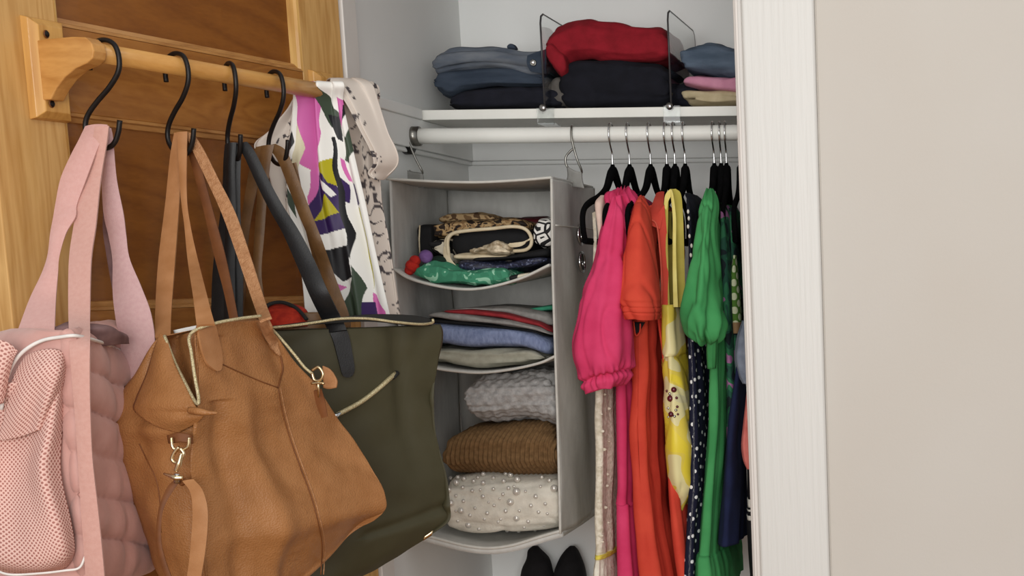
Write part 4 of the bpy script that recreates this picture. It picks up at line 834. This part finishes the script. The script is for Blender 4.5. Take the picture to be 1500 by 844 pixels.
cloth('belt_loop', [(742, 67), (746, 63), (752, 64), (755, 70)], [(742, 71), (755, 72)], YS+.0, .02, Mx['jean2'], o, nx=16, nk=16, wr=.0005)
strap('waistband', [(773, 82, 800, 72, YS-.014), (772, 93, 800, 92, YS-.02), (777, 104, 800, 108, YS-.014)], Mx['jean2'], o, 14, 7, .003)
tube('button', [P(781, 92, YS-.021), P(781, 92, YS-.026)], .0062, M['chrome'], o, 14); torus('button_rim', P(781, 92, YS-.026), .005, .0012, M['steel'], o)
GR = 'middle stack on the closet shelf'
fold('sweater', 'grey brown folded sweater squeezed behind the black pile by the left divider', 'sweater', GR, [(800, 118), (815, 108), (835, 112)], [(800, 158), (838, 158)], YS+.01, .2, Mx['greyb'])
fold('trousers', 'thick black folded trousers under the red sweater on the shelf', 'trousers', GR, [(816, 104), (822, 90), (850, 83), (900, 83), (960, 87), (981, 96)], [(816, 157.5), (900, 157), (982, 155.5)], YS-.004, .22, Mx['navyk'], layers=2, seed=7, ex=.45)
o = thing('sweater', P(885, 92, 3.1), 'crimson folded sweater on top of the middle stack on the shelf', 'sweater', GR)
cloth('body', [(795, 60), (802, 46), (815, 32), (840, 25.5), (864, 23), (885, 28), (905, 29.5), (930, 34), (965, 33.5), (974, 37), (979, 52)], [(795, 74), (806, 92), (820, 96), (835, 85), (860, 84), (885, 86), (910, 89), (979, 90)], YS-.01, .22, Mx['redk'], o, layers=1, seed=9, wr=.004)
cloth('sleeve', [(797, 66), (806, 60), (826, 78), (829, 88)], [(797, 82), (808, 100), (818, 113), (829, 108)], YS-.016, .08, Mx['redk'], o, nx=30, nk=24, wr=.002)
GQ = 'right stack on the closet shelf'
fold('trousers', 'dark folded trousers behind the right shelf divider', 'trousers', GQ, [(984, 122), (998, 118), (1015, 122)], [(984, 155), (1020, 155)], YS+.02, .2, Mx['jean3'])
fold('trousers', 'khaki folded trousers at the bottom of the right stack on the shelf', 'trousers', GQ, [(994, 130), (1003, 126), (1040, 130), (1130, 134)], [(994, 138), (1006, 155), (1060, 154.5), (1130, 154)], YS, .22, Mx['khaki'], layers=0, seed=11, wr=.005)
fold('sweater', 'dusty pink folded sweater between the jeans and the khaki trousers', 'sweater', GQ, [(997, 116), (1005, 105), (1020, 105), (1060, 110), (1130, 112)], [(997, 126), (1040, 131), (1080, 137), (1130, 138)], YS-.004, .22, Mx['pinkc'], seed=12)
fold('jeans', 'washed blue folded jeans on top of the right stack on the shelf', 'jeans', GQ, [(991, 82), (996, 68), (1020, 66), (1036, 57.5), (1055, 62), (1085, 70), (1130, 74)], [(991, 90), (1002, 104), (1040, 107), (1080, 112), (1130, 114)], YS-.006, .22, Mx['jean4'], layers=1, seed=13, wr=.006)
# clear shelf dividers clamped to the shelf edge
def divider(xb, yb, xt, yt, label):
    a, b = P(xb, yb, 2.996), P(xt, yt, 2.996); X = (a[0]+b[0])/2; z0, z1 = 1.7292, b[2]; y0, y1 = 2.992, 3.27; r = .02
    d = thing('shelf_divider', (X, (y0+y1)/2, z0), label, 'divider', 'clear dividers on the closet shelf')
    pr = [(y0, z0), (y0, z1-r), (y0+r*.3, z1-r*.3), (y0+r, z1), (y1-r, z1), (y1-r*.3, z1-r*.3), (y1, z1-r), (y1, z0)]; t = .0015
    V = [(X-t, y, z) for y, z in pr]+[(X+t, y, z) for y, z in pr]; n = len(pr)
    mk('sheet', V, [tuple(range(n)), tuple(range(2*n-1, n-1, -1))]+[(i, (i+1) % n, (i+1) % n+n, i+n) for i in range(n)], M['acryl'], d, smooth=False, label='clear acrylic sheet')
    tube('edge', [(X, y-.0002, z) for y, z in pr[:2]]+[(X, pr[2][0], pr[2][1])]+[(X, y, z+.0002) for y, z in pr[3:5]]+[(X, pr[5][0], pr[5][1]), (X, pr[6][0], pr[6][1]), (X, pr[6][0], pr[6][1]-.12)], .0019, M['edge'], d, 6)
    w = .016
    V, Fc = join([box_data(X-w, X+w, 2.9925, 2.9965, 1.697, 1.7290), box_data(X-w, X+w, 2.993, 3.25, 1.7290, 1.7308), box_data(X-w, X+w, 2.993, 3.05, 1.6985, 1.7015)])
    mk('clamp', V, Fc, M['acryl'], d, smooth=False, label='clear acrylic clamp')
    tube('screw', [(X-.003, 2.992, 1.7285), (X-.003, 2.987, 1.7285)], .0068, M['chrome'], d, 14)
divider(798.5, 157, 792, 19, 'clear acrylic divider with dark edge between the jeans and the red sweater')
divider(983, 155, 979, 14, 'clear acrylic divider with dark edge to the right of the red sweater')

# ------------------------------------------------------------------ velvet hangers
Lh = [(0, .015, -.010), (0, .0185, .004), (0, .011, .016), (0, 0, .0188), (0, -.012, .016), (0, -.0182, .003), (0, -.0165, -.013), (0, -.007, -.028), (0, -.001, -.038), (0, 0, -.072)]
Fh = [(0, .0, -.070), (0, -.012, -.075), (0, -.028, -.088), (0, -.046, -.103), (0, -.070, -.114), (0, -.11, -.126), (0, -.16, -.136), (0, -.196, -.147), (0, -.213, -.162), (0, -.215, -.182), (0, -.206, -.203), (0, -.19, -.207), (0, 0, -.207)]
def hanger_root(name, loc, label): return thing(name, loc, label, 'hanger', 'black velvet hangers on the closet pole')
proto = None
HG = {}
def hanger(key, px, label, yaw=0, dz=0, sy=1.0):
    global proto
    x = XZ(px, 1.66, 2.925); loc = (x, YR, ZR+dz)
    if proto is None:
        proto = hanger_root('clothes_hanger', loc, label); b = np.array(loc)
        tube('hook', [b+np.array(q) for q in Lh], .0017, M['chrome'], proto, 8, 60, label='chrome hook')
        tube('frame', [b+np.array(q) for q in Fh]+[b+np.array([q[0], -q[1], q[2]]) for q in Fh[-2::-1]], [.0105, .0085, .0068, .006, .006, .006, .006, .006, .0068, .0085, .0105], M['velvet'], proto, 8, 130, .8)
        tube('neck', [b+np.array((0, 0, -.058)), b+np.array((0, 0, -.07)), b+np.array((0, 0, -.084))], [.0050, .0085, .011], M['velvet'], proto, 10, 8, .7)
        r = proto
    else:
        r = proto.copy(); COL.objects.link(r); r.location = loc; r['label'] = label
        for ch in list(proto.children):
            c = ch.copy(); COL.objects.link(c); c.parent = r
    r.rotation_euler[2] = math.radians(yaw); HG[key] = x
    for c in r.children:
        if not c.name.startswith('hook'): c.scale[1] = sy
hanger('cream', 893, 'black velvet hanger with cream dress strap, nearest the grey organizer', -2)
hanger('pink', 918, 'black velvet hanger holding the hot pink puff sleeve dress')
hanger('coral', 949, 'black velvet hanger holding the coral short sleeve dress')
hanger('coral2', 973, 'black velvet hanger holding the sleeveless coral dress', 0, 0, 0.62)
hanger('yellow', 985, 'black velvet hanger holding the yellow satin dress', 0, 0, 0.52)
hanger('navy', 1000, 'black velvet hanger holding the navy polka dot dress', 0, 0, 0.6)
hanger('green', 1043, 'black velvet hanger holding the bright green dress', 0, 0, 0.62)
hanger('floral', 1053, 'black velvet hanger holding the dark green floral dress', 4, 0, 0.5)
hanger('polka', 1061, 'black velvet hanger holding the green dress with pale dots', 4, 0, 0.5)
hanger('skirt', 1082, 'black velvet hanger holding the navy skirt beside the casing', 0, 0, 0.5)
hanger('cardigan', 1096, 'black velvet hanger holding the grey blue cardigan', 0, 0, 0.5)
hanger('stripe', 1110, 'black velvet hanger holding the black and white striped dress', 0, 0, 0.5)

# ------------------------------------------------------------------ dresses
Mg = dict(
 lace=mat('cream lace', (232,224,206), .9, (200,190,168), 120, .8, 190),
 blush=mat('blush strap cloth', (226,200,186), .9, (210,182,168), 50),
 pink=mat('hot pink cotton', (212,62,106), .85, (200,50,94), 20, .12, 300),
 coral=mat('coral red crepe', (208,72,52), .85, (197,62,45), 20, .1, 400),
 coral2=mat('coral red cloth', (204,74,58), .85, (192,64,50), 20, .1, 400),
 yel=mat('pale yellow edge', (228,214,130), .7, (214,198,108), 30),
 yeld=mat('yellow satin lining', (186,172,78), .7, (168,154,64), 20),
 yelp=multi('yellow satin with pale flowers', [(0, (232,210,66)), (.47, (226,204,84)), (.53, (226,216,160)), (.68, (214,206,164))], 13, .42, 1, .5),
 navyd=dots('navy cloth with white dots', (20,22,44), (226,226,226), 48, .155, .45, .85, 30),
 navyb=mat('navy black cloth', (20,22,38), .85, (14,16,28), 30),
 green=mat('bright green cotton', (68,150,88), .82, (57,137,78), 16, .12, 300),
 floral=multi('dark green floral cloth', [(0, (24,36,40)), (.42, (34,78,62)), (.52, (46,108,74)), (.64, (158,104,148))], 26, .85, 1, .5),
 polka=dots('green cloth with pale dots', (84,124,50), (206,212,176), 55, .36, 0, .85, 45),
 navys=mat('navy wool', (24,32,66), .9, (20,26,56), 30, .15, 500),
 card=mat('grey blue knit', (134,142,158), .92, (116,124,140), 60, .4, 300),
 stripe=multi('black cream stripe', [(0, (24,22,24)), (.48, (222,216,204))], 60, .85, 0, 0, (1, 1, .02)),
 white=mat('cream cloth', (226,222,210), .85), blackc=mat('black cloth trim', (18,17,20), .85),
 rose=mat('rose pink cloth', (222,126,116), .85, (206,108,100), 30), tanb=mat('tan band', (160,128,92), .8),
 jewel=mat('garnet jewel', (92,20,36), .15, spec=.6), fur=mat('ivory fringe', (234,228,212), .95, (214,206,188), 90, .6, 200),
)
def dress(name, key, base, label, cat='dress'): return thing(name, P(*base), label, cat)
d = dress('dress', 'cream', (880, 860, 2.9), 'cream lace dress with yellow edged fringe hem next to the organizer')
lb = garment('body', [(362, 876, .010, 2.775, 2.95), (450, 869, .020, 2.76, 3.08), (567, 866, .026, 2.755, 3.08), (610, 865, .027, 2.755, 3.08), (650, 867, .026, 2.755, 3.08), (700, 867, .026, 2.755, 3.08), (750, 866, .026, 2.755, 3.08), (800, 864, .03, 2.75, 3.08), (818, 862, .032, 2.75, 3.08)], Mg['lace'], d, nr=90, nf=7, fold=.003, wr=.003)
garment('fringe_hem', [(820, 861, .034, 2.745, 3.08), (845, 858, .04, 2.74, 3.09), (880, 855, .044, 2.735, 3.09)], Mg['fur'], d, nr=24, nf=26, fold=.004)
garment('trim', [(815, 862, .034, 2.743, 3.08), (821, 861, .035, 2.742, 3.08)], mat('yellow trim', (222,204,84), .8), d, nr=6, fold=.001)
LH = surf(lb)
for i, yy in enumerate(range(578, 812, 17)): sphere('lace_tuft', LH(885+7*math.sin(i*1.9), yy+5*math.sin(i*2.3), .0005), .0030+.0010*math.sin(i*2.7), Mg['lace'], lb, 8, 6, (1.5, .5, .8))
garment('shoulder_strap', [(286, 877, .012, 2.775, 2.86), (296, 868, .020, 2.745, 2.87), (312, 869, .019, 2.742, 2.86), (335, 873, .013, 2.742, 2.85), (356, 876, .007, 2.742, 2.80)], Mg['blush'], d, nr=30, nk=40, fold=.001, nf=3, wr=.001)
strap('lining', [(868, 312, 872, 310, 2.775), (869, 330, 873, 330, 2.775), (870, 350, 874, 350, 2.775), (869, 395, 871, 395, 2.775)], Mg['lace'], d, 16, 4, .002)
d = dress('dress', 'pink', (905, 860, 2.93), 'hot pink dress with a gathered puff sleeve')
garment('body', [(281, 908, .018, 2.88, 3.0), (296, 901, .028, 2.80, 3.08), (330, 896, .030, 2.765, 3.11), (420, 896, .032, 2.76, 3.12), (572, 894, .034, 2.755, 3.12), (700, 896, .034, 2.755, 3.12), (738, 895.5, .034, 2.755, 3.12), (746, 895, .040, 2.75, 3.12), (800, 896, .044, 2.745, 3.12), (880, 896, .05, 2.74, 3.13)], Mg['pink'], d, nf=8, fold=.0045, seed=2)
def gath(V, K, G): return .004*np.sin(K*22)*np.exp(-((V-.84)/.10)**2)-.010*np.exp(-((V-.86)/.035)**2)+.002*np.sin(K*9+V*5)*V
blob('puff_sleeve', [(288, 899, 913, 2.745, .03), (310, 889, 919, 2.735, .04), (345, 878, 921, 2.725, .048), (400, 862, 922, 2.715, .055), (450, 850, 923, 2.705, .062), (490, 842.5, 925, 2.70, .068), (515, 842, 928, 2.70, .07), (532, 846, 928, 2.70, .068), (545, 850, 926, 2.70, .062), (556, 853, 924, 2.70, .056), (568, 862, 914, 2.702, .05)], Mg['pink'], d, nr=100, nk=110, fold=.0022, nf=5, seed=4, ex=.95, wr=.004, wf=9, slant=.22, dfun=gath)
blob('ruffle_collar', [(279, 906, 918, 2.80, .02), (286, 894, 926, 2.79, .04), (298, 889, 934, 2.785, .045), (312, 890, 932, 2.79, .035)], Mg['pink'], d, nr=40, nk=80, fold=.004, nf=13, wr=.004, wf=20)
d = dress('dress', 'coral', (945, 860, 2.93), 'long coral red dress with short straight sleeve')
garment('body', [(300, 938, .026, 2.80, 3.06), (330, 934, .030, 2.765, 3.10), (420, 925, .034, 2.76, 3.12), (470, 919, .036, 2.755, 3.12), (560, 918, .038, 2.75, 3.12), (640, 917, .040, 2.75, 3.12), (727, 919, .046, 2.75, 3.12), (800, 924, .052, 2.745, 3.12), (880, 933, .06, 2.74, 3.12)], Mg['coral'], d, nf=7, fold=.0065, seed=5)
def hem(V, K, G): return -.002*np.exp(-((V-.80)/.012)**2)-.002*np.exp(-((V-.90)/.012)**2)
blob('sleeve', [(287, 939, 942, 2.78, .015), (296, 935, 946, 2.765, .028), (310, 930, 950, 2.745, .04), (340, 922, 955, 2.73, .045), (380, 914, 959, 2.718, .05), (415, 907, 963, 2.71, .054), (436, 902.5, 966, 2.705, .056), (443, 903, 966, 2.705, .055), (450, 909, 967, 2.705, .055), (458, 911, 967, 2.705, .054), (468, 917, 965, 2.706, .05)], Mg['coral'], d, nr=90, nk=70, fold=.0006, nf=4, ex=.85, wr=.002, wf=8, slant=-.03, dfun=hem)
sheet('keyhole', [[(929, 472, 2.744), (945, 472, 2.744)], [(930, 490, 2.742), (937, 486, 2.742)]], Mg['blackc'], d, 6, 6, None, .002)  # black sheet stands in for the shade inside the opening
tube('keyhole_edge', [P(x, y, 2.741) for x, y in ((928, 471), (931, 491), (937, 487), (938, 474))], .0016, Mg['coral'], d, 6, 20)
d = dress('dress', 'coral2', (975, 860, 2.95), 'sleeveless coral dress with open armhole between coral and yellow dresses')
garment('body', [(455, 956, .016, 2.79, 3.08), (560, 966, .026, 2.78, 3.10), (640, 968, .030, 2.775, 3.10), (727, 972, .034, 2.77, 3.11), (800, 980, .034, 2.77, 3.11), (880, 990, .036, 2.77, 3.12)], Mg['coral'], d, nf=7, fold=.004, seed=8)
for q in ([(962, 284, 973, 282, 2.87), (955, 302, 972, 300, 2.81), (950, 316, 971, 316, 2.785), (946, 328, 967, 336, 2.78)],
          [(945, 324, 951, 327, 2.78), (948, 360, 953, 360, 2.78), (949, 400, 954, 400, 2.78), (951, 440, 957, 440, 2.78), (954, 466, 962, 466, 2.78)],
          [(961, 318, 973, 300, 2.785), (965, 350, 977, 345, 2.785), (968, 400, 979, 400, 2.785), (968, 440, 980, 440, 2.785), (962, 466, 982, 466, 2.785)]):
    strap('shoulder', q, Mg['coral2'], d, 30, 6, .003, .004)
tube('armhole_edge', [P(x, y, 2.776) for x, y in ((950, 466), (949, 420), (947, 370), (945.5, 328), (950, 323), (958, 324), (963, 334), (966, 360), (969, 400), (969, 440), (965, 466))], .0017, mat('coral binding', (226,100,80), .8), d, 6, 60)
strap('lining', [(953, 336, 966, 340, 2.84), (954, 400, 968, 400, 2.84), (957, 462, 968, 462, 2.83)], Mg['blush'], d, 12, 5, .002)
d = dress('dress', 'yellow', (995, 780, 2.85), 'pale yellow satin dress with jewelled flowers and floral print')
strap('shoulder', [(974, 300, 979, 296, 2.79), (973, 350, 978, 350, 2.785), (974, 400, 979, 400, 2.785), (974, 450, 981, 450, 2.785)], Mg['yeld'], d, 30, 4, .003)
strap('shoulder', [(973, 304, 976, 308, 2.788), (975, 286, 979, 295, 2.788), (982, 278, 983, 288, 2.788), (986, 284, 984, 292, 2.785), (990, 320, 986, 320, 2.78), (990, 360, 986, 360, 2.78), (991, 400, 986, 400, 2.778), (993, 450, 987, 450, 2.776)], Mg['yel'], d, 50, 4, .003)
strap('shoulder', [(981, 277, 990, 277, 2.81), (985, 284, 997, 284, 2.81), (989, 310, 1000, 308, 2.80), (990, 360, 1002, 360, 2.80), (991, 400, 1003, 400, 2.80), (992, 450, 1004, 450, 2.80)], Mg['yeld'], d, 40, 6, .003, .003)
strap('lining', [(978, 310, 986, 310, 2.87), (979, 400, 987, 400, 2.86), (979, 450, 989, 450, 2.85)], Mg['yeld'], d, 12, 4, .002)
blob('bodice', [(446, 973, 995, 2.82, .045), (480, 974, 999, 2.82, .055), (512, 974, 1003, 2.82, .06), (520, 975, 1000, 2.82, .06)], Mg['yelp'], d, nr=30, nk=50, fold=.0012, nf=5, wr=.001)
ys_ = blob('skirt', [(514, 975, 1003, 2.83, .06), (540, 976, 1008, 2.83, .075), (570, 978, 1014, 2.83, .08), (630, 981, 1020, 2.835, .085), (680, 985, 1025, 2.84, .085), (705, 988, 1026, 2.84, .08), (722, 990, 1022, 2.84, .07), (738, 991, 1014, 2.84, .05), (755, 993, 1008, 2.84, .04), (785, 995, 1002, 2.845, .025)], Mg['yelp'], d, nr=80, nk=60, fold=.002, nf=4, wr=.004, wf=12, seed=3)
JH = surf(ys_)
for (x, y, r, m_) in ((987, 571, 6, 'jewel'), (981, 577, 3, 'chrome'), (982, 584, 7, 'jewel'), (991, 583, 3, 'jewel'), (977, 573, 3, 'jewel'), (992, 596, 3, 'jewel'), (983, 607, 6, 'jewel'), (990, 601, 3, 'chrome'), (979, 598, 3, 'chrome'), (988, 610, 3, 'chrome'), (993, 607, 2.5, 'jewel'), (979, 611, 2.5, 'chrome')):
    sphere('jewel', JH(x, y, .001), r*.0009, Mg['jewel'] if m_ == 'jewel' else M['chrome'], ys_, 8, 6)
d = dress('dress', 'navy', (1010, 860, 2.93), 'navy dress with small white polka dots')
garment('body', [(430, 1001, .024, 2.80, 3.06), (470, 999, .028, 2.79, 3.08), (583, 1003, .030, 2.785, 3.1), (700, 1004, .030, 2.78, 3.1), (730, 1002, .032, 2.78, 3.1), (775, 998, .034, 2.775, 3.1), (880, 992, .04, 2.77, 3.1)], Mg['navyd'], d, nf=6, fold=.004, seed=3)
garment('shoulder', [(283, 1001, .010, 2.88, 2.98), (300, 1001, .016, 2.81, 3.04), (330, 1003, .018, 2.79, 3.06), (440, 1003, .022, 2.79, 3.06)], Mg['navyb'], d, nr=30, fold=.001)
for i, (x, y) in enumerate(((1008, 310), (1009, 320), (1008, 332), (1010, 346), (1013, 360), (1012, 374))): sphere('white_stud', P(x, y, 2.785), .0034, Mg['white'], d, 8, 6, (.7, .6, 1.2))
d = dress('dress', 'green', (1035, 860, 2.93), 'bright green dress with knotted puff sleeve and gathered hem')
garment('body', [(296, 1036, .022, 2.83, 3.05), (420, 1037, .028, 2.78, 3.08), (510, 1034, .030, 2.775, 3.08), (631, 1031, .032, 2.77, 3.08), (700, 1027, .032, 2.77, 3.09), (775, 1021, .034, 2.765, 3.09), (812, 1018, .035, 2.765, 3.09), (822, 1013, .045, 2.755, 3.09), (845, 1010, .055, 2.75, 3.1), (880, 1008, .06, 2.75, 3.1)], Mg['green'], d, nf=10, fold=.0045, seed=6, nr=90)
def knot(V, K, G): return .0045*np.sin(K*5+V*5+np.sin(V*9))*np.clip(V*3, 0, 1)+.0075*np.sin(K*7+V*14)*np.exp(-((V-.80)/.16)**2)+.003*np.sin(K*15-V*9)*np.exp(-((V-.9)/.1)**2)
blob('puff_sleeve', [(278, 1038, 1041, 2.79, .012), (290, 1033, 1046, 2.77, .025), (306, 1029, 1049, 2.755, .035), (334, 1025, 1050, 2.74, .045), (380, 1017, 1051, 2.725, .052), (410, 1013, 1053, 2.72, .055), (440, 1008, 1055, 2.715, .06), (462, 1006, 1055, 2.715, .06), (480, 1011, 1054, 2.715, .055), (494, 1019, 1050, 2.717, .045), (503, 1027, 1046, 2.72, .03)], Mg['green'], d, nr=90, nk=90, fold=.0018, nf=6, seed=2, wr=.004, wf=9, dfun=knot)
blob('tie_end', [(470, 1040, 1052, 2.712, .012), (500, 1036, 1050, 2.72, .014), (540, 1037, 1047, 2.745, .008)], Mg['green'], d, nr=24, nk=24, fold=.001)
d = dress('dress', 'floral', (1062, 650, 2.95), 'dark green floral dress half hidden behind the bright green one')
garment('body', [(300, 1052, .014, 2.86, 3.02), (322, 1050, .020, 2.82, 3.06), (400, 1052, .024, 2.80, 3.08), (480, 1055, .024, 2.80, 3.08), (560, 1059, .024, 2.80, 3.08), (660, 1061, .026, 2.80, 3.08)], Mg['floral'], d, nf=5, fold=.003, seed=1)
d = dress('dress', 'polka', (1078, 560, 2.9), 'green dress with large pale dots and tan band beside the white casing')
blob('shoulder', [(305, 1068, 1078, 2.90, .02), (330, 1067, 1080, 2.88, .03), (380, 1070, 1082, 2.87, .03)], Mg['floral'], d, nr=20, nk=30, wr=.001)
blob('bodice', [(374, 1074, 1079, 2.85, .012), (400, 1071, 1082, 2.85, .02), (440, 1068, 1085, 2.85, .022), (476, 1071, 1087, 2.85, .022)], Mg['polka'], d, nr=40, nk=36, wr=.001)
blob('waistband', [(472, 1071, 1087, 2.848, .023), (488, 1072, 1087, 2.848, .023)], Mg['tanb'], d, nr=8, nk=30, wr=.0004)
garment('skirt', [(488, 1069, .018, 2.83, 3.0), (530, 1067, .022, 2.82, 3.02), (570, 1066, .024, 2.82, 3.02)], Mg['floral'], d, nr=24, fold=.003, seed=5)
d = dress('skirt', 'skirt', (1070, 806, 2.9), 'plain navy blue skirt with straight hem beside the white casing', 'skirt')
garment('body', [(470, 1083, .014, 2.80, 2.95), (536, 1072, .022, 2.79, 3.0), (590, 1064, .026, 2.785, 3.02), (650, 1057, .030, 2.78, 3.04), (720, 1052, .036, 2.775, 3.05), (802, 1044, .044, 2.77, 3.06)], Mg['navys'], d, nf=3, fold=.002, seed=4)
d = dress('cardigan', 'cardigan', (1094, 600, 2.85), 'grey blue knitted cardigan sleeve peeking out at the casing', 'cardigan')
blob('sleeve', [(470, 1088, 1106, 2.80, .018), (497, 1080, 1108, 2.80, .02), (522, 1077.5, 1108, 2.80, .02), (545, 1081, 1107, 2.80, .02), (562, 1088, 1104, 2.80, .016)], Mg['card'], d, nr=40, nk=40, fold=.001, wr=.002)
garment('body', [(330, 1092, .012, 2.85, 3.0), (400, 1090, .018, 2.83, 3.02), (500, 1090, .02, 2.83, 3.02), (585, 1092, .02, 2.83, 3.02)], Mg['card'], d, nr=30)
d = dress('dress', 'stripe', (1100, 765, 2.87), 'black and cream striped dress with banded hem, mostly behind the casing')
garment('body', [(400, 1097, .016, 2.84, 3.0), (560, 1090, .022, 2.82, 3.02), (640, 1089, .022, 2.82, 3.02), (722, 1090, .024, 2.82, 3.02)], Mg['stripe'], d, nr=40, fold=.001)
for (a, b, c_) in ((722, 732, 'blackc'), (732, 744, 'white'), (744, 747, 'blackc'), (747, 750, 'white'), (750, 756, 'blackc'), (756, 763, 'white'), (763, 850, 'blackc')):
    garment('hem_band', [(a, 1090, .0245, 2.819, 3.02), (b, 1091 if b < 800 else 1096, .0245, 2.819, 3.02)], Mg[c_], d, nr=5, fold=.0005)
d = dress('blouse', 'rose', (1096, 690, 2.83), 'rose pink blouse end hanging in front of the striped dress', 'blouse')
blob('body', [(575, 1094, 1101, 2.805, .006), (598, 1092, 1104, 2.80, .009), (645, 1087.5, 1104, 2.80, .012), (672, 1090, 1104, 2.80, .012), (687, 1095, 1103, 2.80, .006)], Mg['rose'], d, nr=40, nk=36, fold=.001, wr=.001)

# ------------------------------------------------------------------ black pumps leaning toe up on a low board
o = box('shoe_board', (-1.085, -.30, 3.02, 3.29, .58, .60), M['shelf'], None, .002); meta(o, 'low white board under the black shoes at the closet back', 'shelf')
shoem = mat('black suede', (24,22,24), .8, (18,16,18), 60, .2, 400)
for i, (x0, lab) in enumerate(((788, 'left one of the two black pointed shoes leaning toe up'), (836, 'right one of the two black pointed shoes leaning toe up'))):
    s = thing('shoe', P(x0, 960, 3.2), lab+' against the back wall', 'shoe', 'black pointed shoes')
    k = [-4, 2][i]
    rows = [(800, x0+k-4, x0+k+4, 3.262, .006), (806, x0+k-10, x0+k+9, 3.258, .014), (818, x0-16, x0+16, 3.25, .022), (835, x0-23, x0+21, 3.24, .028), (860, x0-26, x0+24, 3.225, .034), (900, x0-24, x0+22, 3.20, .036), (940, x0-20, x0+18, 3.175, .034), (952, x0-16, x0+14, 3.165, .028)]
    blob('upper', rows, shoem, s, nr=50, nk=40, wr=.0006)
    tube('topline', [P(x, y, Y) for x, y, Y in ((x0-16, 940, 3.135), (x0-12, 890, 3.165), (x0, 868, 3.178), (x0+12, 890, 3.165), (x0+14, 940, 3.135))], .002, M['blacks'], s, 6, 30)
    a = P(x0, 955, 3.15); tube('heel', [a, (a[0], a[1]-.02, .602)], [.012, .006], shoem, s, 10)
